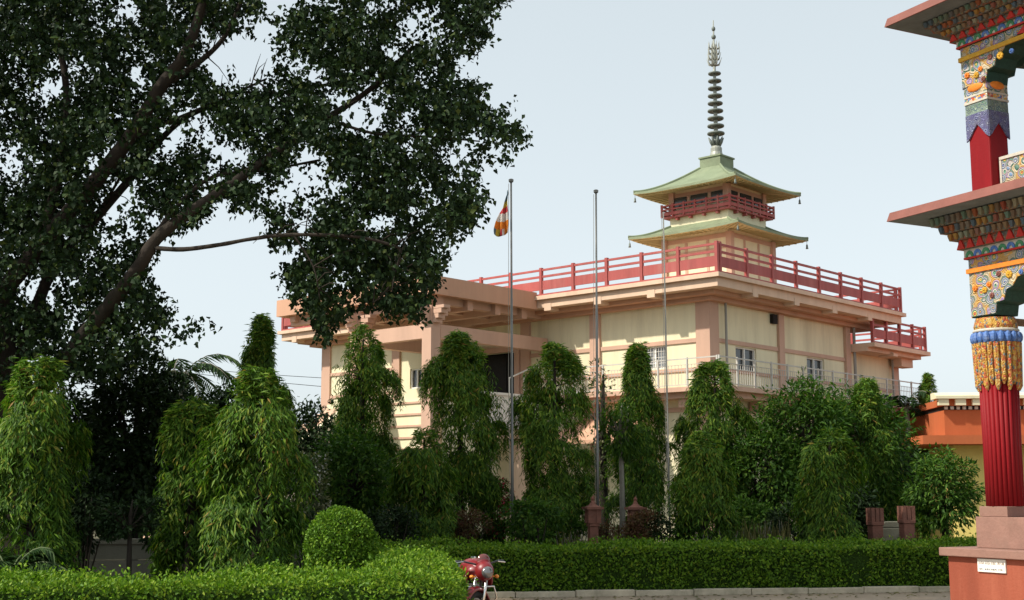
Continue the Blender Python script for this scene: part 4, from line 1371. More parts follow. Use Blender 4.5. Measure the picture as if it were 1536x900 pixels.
    for i in range(9):
        z = 15.34 + i * .3
        r = .345 - .011 * i
        def ring(m):
            m.torus((cx, cy, z), r - .05, .045, 24, 8, 'z')
            m.lathe([(.1, z - .08), (.12, z), (.1, z + .08)], 10, (cx, cy, 0))
            m.lathe([(r - .09, z - .02), (r - .09, z + .02)], 18, (cx, cy, 0))
        part('ring', MT['bronze'], sp, ring, smooth=True)
    def flame(m):
        for k in range(4):
            a = pi / 4 * k + .3
            ca, sa = cos(a), sin(a)
            for s in (-1, 1):
                for j in range(4):
                    z = 18.05 + j * .22
                    m.tube([(cx, cy, z), (cx + ca * s * .2, cy + sa * s * .2, z + .05), (cx + ca * s * (.3 - j * .03), cy + sa * s * (.3 - j * .03), z + .3)], [.03, .028, .008], 5)
        m.lathe([(.03, 18.0), (.1, 18.15), (.14, 18.5), (.08, 18.85), (.03, 19.0)], 12, (cx, cy, 0))
    part('flame_finial', MT['pale_metal'], sp, flame, smooth=True)
    part('jewel', MT['bronze'], sp, lambda m: (m.ellipsoid((cx, cy, 19.22), (.09, .09, .1)), m.ellipsoid((cx, cy, 19.55), (.075, .075, .1))), smooth=True)
    return T


temple()

# ------------------------------------------------------------------ ornate gate at right
def gate():
    G0 = at(1509, 770, 16)
    rzg = radians(-62.7)
    GT = thing('ornate_gate', 'tall painted gate with red fluted columns, carved beams and two flat roofs', 'gate', (G0.x, G0.y, 0), rzg)
    LX, LY = 3.7, 2.5             # column spacing
    first = {}

    def col(name, key, mats, parent, loc, fn, **k):
        if key not in first:
            m = MB(); fn(m)
            first[key] = m.build(name, mats, parent, **k)
            o = first[key]
        else:
            o = first[key].copy(); COL.objects.link(o); o.parent = parent
        o.location = Vector(loc) - (parent.location if parent is not GT else Vector((0, 0, 0)))
        return o
    for ix, iy in ((0, 0), (1, 0), (0, 1), (1, 1)):
        sx = 1 if ix == 0 else -1
        x0, y0 = ix * LX, iy * LY
        p = (x0, y0, 0)
        xa, xb = (-.49, .95) if ix == 0 else (-.95, .49)
        ya, yb = (-.49, .62) if iy == 0 else (-.62, .49)
        kk = (ix, iy)
        bs = col('gate_base', ('b', kk), MT['gate_red'], GT, p, lambda m: m.box(xa, xb, ya, yb, 0, .86), bevel=.008)
        col('base_ledge', ('l', kk), MT['gate_stone'], bs, p, lambda m: m.box(xa - .075, xb + .075, ya - .075, yb + .075, .862, .962), bevel=.01)
        px = (-.25, .8) if ix == 0 else (-.8, .25)
        py = (-.25, .45) if iy == 0 else (-.45, .25)
        col('plinth', ('p', kk), MT['gate_stone'], GT, p, lambda m: (m.box(px[0], px[1], py[0], py[1], .964, 1.335), m.box(-.215, .215, -.215, .215, 1.337, 1.46)), bevel=.006)

        def shaft(m):
            n = 24
            r = .196
            for i in range(n):
                a = 2 * pi * i / n
                m.tube([(cos(a) * r, sin(a) * r, 1.462), (cos(a) * r, sin(a) * r, 2.2), (cos(a) * (r + .010), sin(a) * (r + .010), 3.0)], .0285, 8)
            m.lathe([(.197, 1.462), (.206, 3.0)], 24)
        cs = col('column', 'shaft', MT['lacquer'], GT, p, shaft, smooth=True)

        def skirt(m):
            n = 22
            m.lathe([(.235, 2.99), (.255, 3.44)], 24)
            for i in range(n):
                a = 2 * pi * i / n
                c, s = cos(a), sin(a)
                zl = 2.86 if i % 2 else 2.93
                m.tube([(c * .235, s * .235, zl), (c * .245, s * .245, zl + .06), (c * .262, s * .262, 3.45)], [.012, .034, .034], 6)
            m.lathe([(.25, 3.6), (.262, 3.66), (.235, 3.76)], 24)
        col('tassel_skirt', 'skirt', MT['carve_gold'], cs, p, skirt, smooth=False)

        def blue(m):
            for i in range(20):
                a = 2 * pi * i / 20
                m.ellipsoid((cos(a) * .27, sin(a) * .27, 3.515), (.042, .042, .07), 8, 6)
            m.lathe([(.26, 3.45), (.278, 3.5), (.26, 3.58)], 24)
        col('blue_collar', 'blue', MT['orn_blue'], cs, p, blue)
        col('white_ring', 'wring', MT['orn_white'], cs, p, lambda m: m.torus((0, 0, 3.6), .255, .022, 28, 6, 'z'), smooth=True)

        # upper pillar
        U = (x0 + .05 * sx, y0, 0)
        up = col('upper_pillar', 'up', MT['lacquer'], GT, U, lambda m: m.box(-.165, .165, -.165, .165, 5.2, 6.36), bevel=.02)

        def lap(m):
            for s_ in range(4):
                a = s_ * pi / 2
                def fn(u, z, t, a=a):
                    x, y = u, -.168 - t
                    return (x * cos(a) - y * sin(a), x * sin(a) + y * cos(a), z)
                h = .178
                poly = [(-h, 6.36), (-h, 6.02), (-.13, 6.06), (-.07, 6.14), (0, 6.22), (.07, 6.14), (.13, 6.06), (h, 6.02), (h, 6.36)]
                m.prism(poly, fn, 0.0, .02)
        col('blue_lappets', 'lap', MT['carve_blue'], up, U, lap)
        col('green_band', 'gb', MT['carve_green'], up, U, lambda m: m.box(-.18, .18, -.18, .18, 6.362, 6.5))
        col('white_band', 'wb', MT['orn_white'], up, U, lambda m: (m.box(-.19, .19, -.19, .19, 6.502, 6.53), m.box(-.187, .187, -.187, .187, 6.585, 6.61)))
        col('pink_band', 'pb', MT['carve_multi'], up, U, lambda m: m.box(-.182, .182, -.182, .182, 6.531, 6.583))
        col('scroll_block', 'sb', MT['carve_grey'], up, U, lambda m: m.box(-.184, .184, -.184, .184, 6.612, 6.8))
        col('cartouche', 'ca', MT['orange'], up, U, lambda m: (m.ellipsoid((0, -.186, 6.70), (.125, .022, .055), 16, 8), m.ellipsoid((.186, 0, 6.70), (.022, .125, .055), 16, 8), m.ellipsoid((-.186, 0, 6.70), (.022, .125, .055), 16, 8)))

    def wedge(m, xa, ya, xb, yb, z0, z1):           # bracket block, narrower at its foot
        ax, ay = (xb - xa) * .28, (yb - ya) * .28
        m.hexa([(xa + ax, ya + ay, z0), (xb - ax, ya + ay, z0), (xb - ax, yb - ay, z0), (xa + ax, yb - ay, z0), (xa, ya, z1), (xb, ya, z1), (xb, yb, z1), (xa, yb, z1)])

    # arched beams
    def arch(L, z0, z1, e=.19):
        half = [(-e, z0), (.19, z0), (.215, z0 + .13), (.33, z0 + .15), (.37, z0 + .27), (.47, z0 + .30), (.55, z0 + .40), (.75, z0 + .43)]
        mid = [(L / 2, z0 + .47)]
        oth = [(L - u, z) for u, z in reversed(half)]
        return half + mid + oth + [(L + e, z1), (-e, z1)]
    tiers = ((3.78, 4.54, 5.07, .19, 0), (6.72, 7.28, 7.66, .185, .05))
    for ti, (z0, z1, zr, hw, sh) in enumerate(tiers):
        L, Ly = LX - 2 * sh, LY
        beam = MB()
        for y in (0, Ly):
            beam.prism(arch(L, z0, z1), lambda u, z, a: (u + sh, a, z), y - hw + .004, y + hw - .004)
        for x in (0, L):
            beam.prism([(u, z) for u, z in arch(Ly, z0 + .25 if ti == 0 else z0, z1 - .003, -.19)], lambda u, z, a: (a + sh, u, z), x - hw + .004, x + hw - .004)
        bo = beam.build('arched_beam', MT['orn_dgreen'], GT)
        # carved face panels, front, back and left end
        fp = MB()
        fp.prism(arch(L, z0 + .015, z1 - .02, .192), lambda u, z, a: (u + sh, a, z), -hw - .012, -hw + .003)
        fp.prism(arch(L, z0 + .015, z1 - .02, .192), lambda u, z, a: (u + sh, a, z), Ly + hw - .003, Ly + hw + .012)
        fp.box(sh - .203, sh - .188, -.19, .19, z0, z1 - .02)
        fp.box(sh + L + .188, sh + L + .203, -.19, .19, z0, z1 - .02)
        fp.build('carved_face', MT['carve_grey'], bo)
        zz = z1 - .20
        part('yellow_fillet', MT['yellow' if ti else 'orange'], bo, lambda m: (m.box(sh - .22, sh + L + .22, -hw - .035, -hw - .013, zz, zz + .055), m.box(sh - .225, sh - .204, -.19, .19, zz, zz + .055)))
        def panel(m):
            m.prism([(.72, zz + .08), (.85, zz + .17), (L - .85, zz + .17), (L - .72, zz + .08), (L - .85, zz + .062), (.85, zz + .062)], lambda u, z, a: (u + sh, a, z), -hw - .03, -hw - .013)
        part('red_panel', MT['orn_red'], bo, panel)
        # rosettes
        for c, mt, r in (((.12, z1 - .38), 'orange', .035), ((.05, z1 - .44), 'yellow', .042), ((.44, z1 - .30), 'yellow', .05), ((.28, z1 - .27), 'fascia_pink', .036), ((.16, z1 - .52), 'fascia_pink', .035), ((-.1, z1 - .40), 'orange', .04), ((.62, z1 - .3), 'orn_blue', .035)):
            def ros(m):
                for i in range(7):
                    a = 2 * pi * i / 7
                    m.ellipsoid((c[0] + sh + cos(a) * r * .6, -hw - .02, c[1] + sin(a) * r * .6), (r * .42, .018, r * .42), 8, 5)
                m.ellipsoid((c[0] + sh, -hw - .03, c[1]), (r * .35, .02, r * .35), 8, 5)
            part('rosette', MT[mt], bo, ros)
        # rows of ornament above the beam: scallops, red triangles, stepped brackets
        h1 = zr - z1
        steps = [(0.03, 'orn_red', .02), (0.24, None, .05), (0.45, None, .10), (0.62, None, .17), (.78, None, .24), (.92, None, .31)]
        top = MB()
        zs = [z1, z1 + h1 * .20, z1 + h1 * .42, z1 + h1 * .60, z1 + h1 * .78, zr - .005]
        of = [.035, .085, .15, .225, .30]
        for i in range(5):
            o = of[i]
            top.box(sh - .19 - o, sh + L + .19 + o, -hw - o, Ly + hw + o, zs[i] + .002, zs[i + 1])
        tb = top.build('stepped_cornice', MT['carve_brown'], GT)
        sc = MB()
        sc.box(sh - .19 - of[0] - .006, sh + L + .19 + of[0], -hw - of[0] - .006, -hw - of[0] - .0005, zs[0] + .0045, zs[1] - .002, 2)
        for par in (0, 1):
            n = int((L + .5) / .13)
            for i in range(n):
                if i % 2 != par: continue
                x = sh - .2 + .065 + .13 * i
                pts = [(x + cos(t) * .062, zs[0] + .005 + sin(t) * .078) for t in np.linspace(0, pi, 9)] + [(x + cos(t) * .031, zs[0] + .005 + sin(t) * .037) for t in np.linspace(pi, 0, 7)]
                sc.prism(pts, lambda u, z, a: (u, a, z), -hw - of[0] - .02, -hw - of[0] - .0065, par)
            n2 = int((Ly + .4) / .13)
            for i in range(n2):
                if i % 2 != par: continue
                y = -.2 + .065 + .13 * i
                pts = [(y + cos(t) * .062, zs[0] + .005 + sin(t) * .078) for t in np.linspace(0, pi, 9)] + [(y + cos(t) * .031, zs[0] + .005 + sin(t) * .037) for t in np.linspace(pi, 0, 7)]
                sc.prism(pts, lambda u, z, a: (a, u, z), sh - .19 - of[0] - .02, sh - .19 - of[0] - .001, par)
        sc.build('scalloped_frieze', [MT['orn_green'], MT['orn_blue'], MT['orn_white']], tb)
        sw = MB()
        sw.box(sh - .2 - of[0], sh + L + .2 + of[0], -hw - of[0] - .012, -hw - of[0] - .001, zs[0] - .02, zs[0] + .003)
        sw.box(sh - .202 - of[0], sh - .191 - of[0], -hw - of[0], .3, zs[0] - .02, zs[0] + .003)
        sw.build('red_fillet', MT['orn_red'], tb)
        tr = MB()
        x = sh - .19 - of[1]
        while x < sh + L + .2:
            w_, zb, zt = .12, zs[1] + .005, zs[2] + .02
            tr.prism([(x, zb), (x + w_, zb), (x + w_ * .5, zt)], lambda u, z, a: (u, a, z), -hw - of[1] - .03, -hw - of[1] - .001)
            x += .155
        y = -hw - of[1]
        while y < Ly + .2:
            tr.prism([(y, zb), (y + .12, zb), (y + .06, zt)], lambda u, z, a: (a, u, z), sh - .19 - of[1] - .03, sh - .19 - of[1] - .001)
            y += .155
        tr.build('red_triangles', MT['orn_red'], tb)
        bk = MB()
        for row in (2, 3, 4):
            o = of[row]
            x = sh - .19 - o
            while x < sh + L + .19 + o:
                wedge(bk, x, -hw - o - .05, x + .06, -hw - o + .01, zs[row] + .008, zs[row + 1] - .012)
                x += .088
            y = -hw - o
            while y < Ly + hw + o:
                wedge(bk, sh - .19 - o - .05, y, sh - .19 - o + .01, y + .06, zs[row] + .01, zs[row + 1] - .014)
                y += .088
        bk.build('bracket_rows', MT['carve_row'], tb)
        # flat roof with a pink fascia
        ax, ay = (.89, .87) if ti == 0 else (.86, .84)
        x0, x1, y0, y1 = sh - ax, sh + L + ax, -ay, Ly + ay
        rf = MB()
        th = .115
        rf.box(x0 + .02, x1 - .02, y0 + .02, y1 - .02, zr, zr + .05)
        ro = rf.build('roof', MT['soffit_grey'], GT)
        fa = MB()
        fa.hexa([(x0, y0, zr + .002), (x1, y0, zr + .002), (x1, y1, zr + .002), (x0, y1, zr + .002)] + [(x0 + .03, y0 + .03, zr + th), (x1 - .03, y0 + .03, zr + th), (x1 - .03, y1 - .03, zr + th), (x0 + .03, y1 - .03, zr + th)])
        fa.hexa([(x0 + .04, y0 + .04, zr + th + .001), (x1 - .04, y0 + .04, zr + th + .001), (x1 - .04, y1 - .04, zr + th + .001), (x0 + .04, y1 - .04, zr + th + .001)] + [(x0 + 1, y0 + 1, zr + th + .12), (x1 - 1, y0 + 1, zr + th + .12), (x1 - 1, y1 - 1, zr + th + .12), (x0 + 1, y1 - 1, zr + th + .12)])
        fa.build('fascia', MT['fascia_pink'], ro)
        if ti == 1:                                      # ridge roof above, seen only from afar
            part('roof_ridge', MT['gate_red'], GT, lambda m: m.box(sh + .6, sh + L - .6, .7, Ly - .7, zr + th + .1, zr + .9))
    # tie beams and parapets between pillars
    part('tie_beam', MT['orn_brown'], GT, lambda m: m.box(-.06, .06, .1, LY - .1, 3.70, 3.775))
    part('tie_beam', MT['orn_brown'], GT, lambda m: m.box(LX - .06, LX + .06, .1, LY - .1, 3.70, 3.775))
    def para(m):
        m.box(.25, LX - .25, -.03, .03, 5.22, 5.72)
        m.box(.25, LX - .25, LY - .03, LY + .03, 5.22, 5.72)
        m.box(.02, .08, .2, LY - .2, 5.22, 5.72)
        m.box(LX - .08, LX - .02, .2, LY - .2, 5.22, 5.72)
    pa = part('parapet', MT['carve_grey'], GT, para)
    part('parapet_rail', MT['orn_white'], pa, lambda m: (m.box(.24, LX - .24, -.045, .045, 5.722, 5.76), m.box(.24, LX - .24, LY - .045, LY + .045, 5.722, 5.76), m.box(.235, .265, -.04, .04, 5.2, 5.72)))

    # small white sign with two lines of lettering too small to read
    sg = part('sign_plate', MT['white'], GT, lambda m: m.box(-.01, .41, -.512, -.491, .695, .85), bevel=.003)
    def marks(m, z, h, w0, w1, r):
        x = .015
        while x < .375:
            wl = r.uniform(w0, w1)
            k = int(wl / .012)
            for i in range(k):
                u = x + i * .012
                if u > .385: break
                t = r.random()
                m.box(u, u + .003, -.5138, -.5122, z, z + h * r.uniform(.75, 1))
                if t < .6: m.box(u + .003, u + .009, -.5138, -.5122, z + h * r.choice((.0, .4, .78)), z + h * (r.choice((.0, .4, .78)) * 0 + .16) + h * .0 if t < .2 else z + h * .95)
            x += wl + .012
    r = random.Random(5)
    m = MB(); marks(m, .785, .035, .05, .11, r)
    m.build('lettering', MT['orn_brown'], sg, fix=False)
    m = MB(); marks(m, .72, .02, .04, .09, r)
    m.build('lettering', simple('dark ink', (.05, .05, .06), .7), sg, fix=False)


gate()

def litter():
    n = 420
    t = RNG.uniform(-2, Ltot, n); q = -np.abs(RNG.normal(0, .8, n)) - .02
    P = np.column_stack([KL[0] + kd.x * t + kn.x * q, KL[1] + kd.y * t + kn.y * q, RNG.uniform(.006, .02, n)])
    D = norm(np.column_stack([RNG.normal(0, 1, n), RNG.normal(0, 1, n), RNG.normal(0, .12, n)]))
    ln = RNG.uniform(.04, .11, n)
    o = leaves('fallen_leaves', [(P, D, np.tile([0, 0, 1.0], (n, 1)) + RNG.normal(0, .15, (n, 3)), ln, ln * .5, 0, .4)], None, [MT['leaf_straw']])
    tag(o, 'dry fallen leaves scattered on the paving along the kerb', None, None, 'stuff')


litter()

def far_trees():
    K = 420
    x = RNG.uniform(-110, 110, K); y = 95 + RNG.uniform(-8, 12, K)
    h = 3.2 + 1.6 * np.sin(x * .13) + .9 * np.sin(x * .41 + 1)
    C = np.column_stack([x, y, RNG.random(K) ** .8 * np.maximum(h, 1.5)])
    idx = np.repeat(np.arange(K), 60)
    n = len(idx)
    P = C[idx] + RNG.normal(0, 1, (n, 3)) * np.array([1.3, 1.3, .8])
    P[:, 2] = np.abs(P[:, 2])
    q = RNG.uniform(.3, .6, n)
    o = leaves('distant_trees', [(P, rv(n), rv(n), q, q * .6, 0, .45)], None, [MT['leaf_dark']])
    tag(o, 'dark belt of distant trees on the horizon behind the buildings', None, None, 'stuff')


far_trees()

# ------------------------------------------------------------------ flagpoles and flag
def flagpole(px, ytop, Y, r, mat, label, tilt=0, cap=True):
    b = at(px, 742, Y)
    H = at(px, ytop, Y).z
    t = thing('flagpole', label, 'flagpole', (b.x, Y, 0), 0, 'flagpoles behind the hedge')
    t.rotation_euler = (0, tilt, 0)
    part('pole', MT[mat], t, lambda m: m.tube([(0, 0, 0), (0, 0, H * .35), (0, 0, H * .352), (0, 0, H * .7), (0, 0, H * .702), (0, 0, H)], [r * 1.2, r * 1.2, r, r, r * .85, r * .8], 12), smooth=True)
    part('base_collar', MT[mat], t, lambda m: m.lathe([(.13, -.01), (.13, .05), (r * 1.4, .1), (r * 1.3, .25)], 14))
    if cap:
        part('cap', MT['galv'], t, lambda m: m.lathe([(r * .9, H), (r * 1.9, H + .015), (r * 2.1, H + .06), (r * 1.2, H + .075)], 14))
    part('halyard', MT['pole_white'], t, lambda m: m.tube([(-r * 2.0, -.01, H - .02), (-r * 2.6, -.02, H * .5), (-r * 1.6, 0, 1.2)], .006, 4))
    return b, H


fb, fh = flagpole(769, 274, 24.4, .024, 'galv', 'weathered steel flagpole that carries the hanging striped flag', -.004)
flagpole(896, 290, 25.2, .024, 'galv', 'thick bare grey flagpole with a disc cap and no flag', .004)
flagpole(1004, 318, 26.5, .018, 'pole_white', 'thin pale flagpole in front of the building corner', -.003, False)


def flag():
    o = MB()
    top = fh - .14
    x0 = fb.x - .05 - .02
    nu, nv = 26, 18
    W, Hh = .95, .62
    # hanging limp: the fly drops down beside the pole in folds
    cols = 5
    me_v, me_f, me_m = [], [], []
    for i in range(nu + 1):
        u = i / nu
        for j in range(nv + 1):
            v = j / nv                      # 0 = top of the hoist
            fan = min(1, u * 1.1) ** .85
            x = -.02 - .27 * v * fan - .012 * sin(v * 9 + u * 7)
            y = .05 * sin(v * 12 + u * 6) * (.25 + .75 * fan)
            z = top - u * .84 - v * (.10 + .02 * sin(u * 8)) + .22 * v * u * (v - .6)
            me_v.append((x, y, z))
    for i in range(nu):
        for j in range(nv):
            a = i * (nv + 1) + j
            me_f.append((a, a + 1, a + nv + 2, a + nv + 1))
            s = min(5, int(i / nu * 6))
            if s == 5: s = 5 + min(4, int(j / nv * 5))
            me_m.append(s)
    m = MB(); m.v, m.f, m.m = me_v, me_f, me_m
    fl = lambda n, c: paint(n, c, .1, 8, .8, False, .1)
    B, Yl, Rd, Wh, Or = fl('flag blue', (.10, .17, .22)), fl('flag yellow', (.66, .50, .08)), fl('flag red', (.62, .07, .08)), fl('flag white', (.75, .70, .66)), fl('flag orange', (.78, .25, .03))
    ob = m.build('flag', [B, Yl, Rd, Wh, Or, Or, Wh, Rd, Yl, B], None, True, fix=False)
    s = ob.modifiers.new('thickness', 'SOLIDIFY'); s.thickness = .004
    ob.location = (x0, fb.y, 0)
    tag(ob, 'limp striped flag in yellow, red, white and orange hanging beside the steel pole', 'flag')


flag()

# ------------------------------------------------------------------ yellow building at right
def yellow_building():
    b = at(1422, 742, 44)
    T = thing('yellow_building', 'yellow walled building with orange red parapet and white dotted cornice behind the gate', 'building', (b.x, b.y, 0), radians(-4))
    Z = lambda y: at(1450, y, 44).z
    z0, z1, z2, z3 = Z(668), Z(655), Z(608), Z(594)
    LX = 16
    wall = part('wall', MT['yellow_wall'], T, lambda m: m.box(.25, LX, .0, 12, 0, z0))
    part('eave', MT['orange_wall'], T, lambda m: m.box(-1.0, LX + 1, -1.1, 12.5, z0 + .002, z1))
    part('parapet', MT['orange_wall'], T, lambda m: m.box(-.02, LX, -.1, 11, z1 + .002, z2 - .16))
    def dots(m):
        x = -.02
        while x < LX - .1:
            m.box(x, x + .11, -.17, -.103, z2 - .15, z2 - .05)
            x += .2
    part('dentil_band', MT['dark'], T, lambda m: m.box(-.03, LX, -.12, 11, z2 - .158, z2 - .03))
    part('dentils', MT['orn_white'], T, dots)
    part('cornice', MT['orange_wall'], T, lambda m: m.box(-.12, LX, -.18, 11.1, z2 - .028, z2 + .20))
    each('cornice_block', MT['cream'], T, [(x, x + .34, -.36, -.183, z2 - .02, z2 + .19) for x in np.arange(-.25, LX - .3, .56)])
    part('coping', MT['cream'], T, lambda m: m.prism([(-.42, z2 + .202), (-.42, z2 + .30), (-.1, z3 + .1), (.3, z3 + .1), (.3, z2 + .202)], lambda u, z, a: (a, u, z), -.35, LX))
    part('lamp_bracket', MT['galv'], T, lambda m: (m.box(1.75, 2.3, -.35, -.003, Z(698), Z(694)), m.box(1.9, 2.15, -.5, -.3, Z(700), Z(696))))
    fr = part('window', MT['white'], T, lambda m: (m.box(4, 4.08, -.03, -.003, 1, 2.4), m.box(5.3, 5.38, -.03, -.003, 1, 2.4), m.box(4.08, 5.3, -.03, -.003, 2.32, 2.4), m.box(4.08, 5.3, -.03, -.003, 1, 1.08)))
    part('pane', MT['glass'], fr, lambda m: m.box(4.08, 5.3, -.02, -.004, 1.08, 2.32))


yellow_building()

# ------------------------------------------------------------------ stone lanterns, posts, old wall
def lantern(px, ytop, Y, wpx, label):
    b = at(px, 742, Y)
    H = at(px, ytop, Y).z
    w_ = wpx / F * Y * .5
    t = thing('stone_lantern', label, 'lantern', (b.x, Y, 0), radians(14), 'stone lanterns by the hedge')
    part('post', MT['stone_red'], t, lambda m: (m.box(-w_, w_, -w_, w_, 0, .16), m.box(-w_ * .78, w_ * .78, -w_ * .78, w_ * .78, .16, H - .48), m.box(-w_ * .95, w_ * .95, -w_ * .95, w_ * .95, H - .48, H - .42)), bevel=.01)
    def head(m):
        c = w_ * .72
        for sx in (-1, 1):
            for sy in (-1, 1):
                m.box(sx * c - .045, sx * c + .045, sy * c - .045, sy * c + .045, H - .42, H - .17)
        m.box(-.04, .04, -c - .03, c + .03, H - .419, H - .171)
        m.box(-c - .03, c + .03, -.04, .04, H - .418, H - .172)
    part('light_box', MT['stone_red'], t, head)
    part('lantern_roof', MT['stone_red'], t, lambda m: (m.box(-w_ * 1.55, w_ * 1.55, -w_ * 1.55, w_ * 1.55, H - .17, H - .125), m.lathe([(w_ * 1.5, H - .124), (w_ * .8, H - .095), (.05, H - .06), (.03, H - .01), (.04, H + .03), (.005, H + .08)], 12)))


lantern(889, 750, 24.3, 17, 'left of the two red stone lanterns, standing against the bright wall gap')
lantern(953, 751, 25.2, 17, 'right of the two red stone lanterns, half hidden by brown leaved shrubs')


def stone_post(px, ytop, Y, wpx, label):
    b = at(px, 742, Y)
    H = at(px, ytop, Y).z
    w_ = wpx / F * Y * .5
    t = thing('stone_post', label, 'post', (b.x, Y, 0), radians(10), 'notched red stone posts by the hedge')
    part('shaft', MT['stone_red'], t, lambda m: (m.box(-w_, w_, -w_, w_, 0, H - .32), m.box(-w_ * 1.15, w_ * 1.15, -w_ * 1.15, w_ * 1.15, H - .32, H - .25)), bevel=.01)
    part('notched_top', MT['stone_red'], t, lambda m: [m.box(w_ * a - .035, w_ * a + .035, w_ * b2 - .035, w_ * b2 + .035, H - .25, H) for a in (-.8, 0, .8) for b2 in (-.8, .8)] + [m.box(-w_ * .6, w_ * .6, -w_ * .6, w_ * .6, H - .249, H - .12)])


stone_post(1311, 762, 24.6, 17, 'left notched red stone post below the bushy trees')
stone_post(1358, 759, 24.6, 17, 'right notched red stone post below the bushy trees')
sl = at(1335, 742, 25.0)
tag(part('stone_block', MT['wall_grey'], None, lambda m: (m.box(sl.x - .22, sl.x + .22, 24.9, 25.1, 0, .98), m.prism([(-.22, .98), (.22, .98), (.14, 1.1), (-.14, 1.1)], lambda u, z, a: (sl.x + u, a, z), 24.9, 25.1)), bevel=.015), 'small grey stone slab standing between the two notched red posts', 'stone slab')

wl = at(95, 742, 20.6); wr = at(560, 742, 21.6)
def old_wall(m):
    d = Vector((wr.x - wl.x + 3, 1, 0)).normalized(); q = Vector((-d.y, d.x, 0))
    A = Vector((wl.x - 4, 20.6, 0)); Ln = wr.x - wl.x + 4
    def seg(a, b, z0, z1, t):
        p = [A + d * a - q * t, A + d * b - q * t, A + d * b + q * t, A + d * a + q * t]
        m.hexa([(v.x, v.y, z0) for v in p] + [(v.x, v.y, z1) for v in p])
    seg(0, Ln, 0, .30, .10)
    seg(0, Ln, .312, .56, .085)
    seg(0, Ln, .572, .82, .085)
    seg(-.02, Ln + .02, .822, .90, .13)
tag(part('garden_wall', MT['wall_grey'], None, old_wall), 'low old greyish garden wall under the dark trees at left', 'wall')

# power line far left
def power_line():
    p = at(-60, 742, 62); 
    t = thing('utility_pole', 'distant utility pole with thin cables running towards the temple, far left', 'utility pole', (p.x, p.y, 0))
    H = at(300, 546, 62).z + 1.1
    part('pole', MT['wall_grey'], t, lambda m: m.tube([(0, 0, 0), (0, 0, H + .3)], [.14, .1], 10))
    part('crossarm', MT['galv'], t, lambda m: m.box(-.06, .06, -.8, .8, H - .1, H))
    e = at(520, 584, 64) - Vector((p.x, p.y, 0))
    for k in (-.6, .6):
        A, B = Vector((0, k, H)), Vector((e.x, e.y + k, e.z + (.55 if k > 0 else 0)))
        part('cable', MT['dark'], t, lambda m: m.tube([A + (B - A) * s - Vector((0, 0, .9 * s * (1 - s))) for s in np.linspace(0, 1, 14)], .014, 5))
power_line()

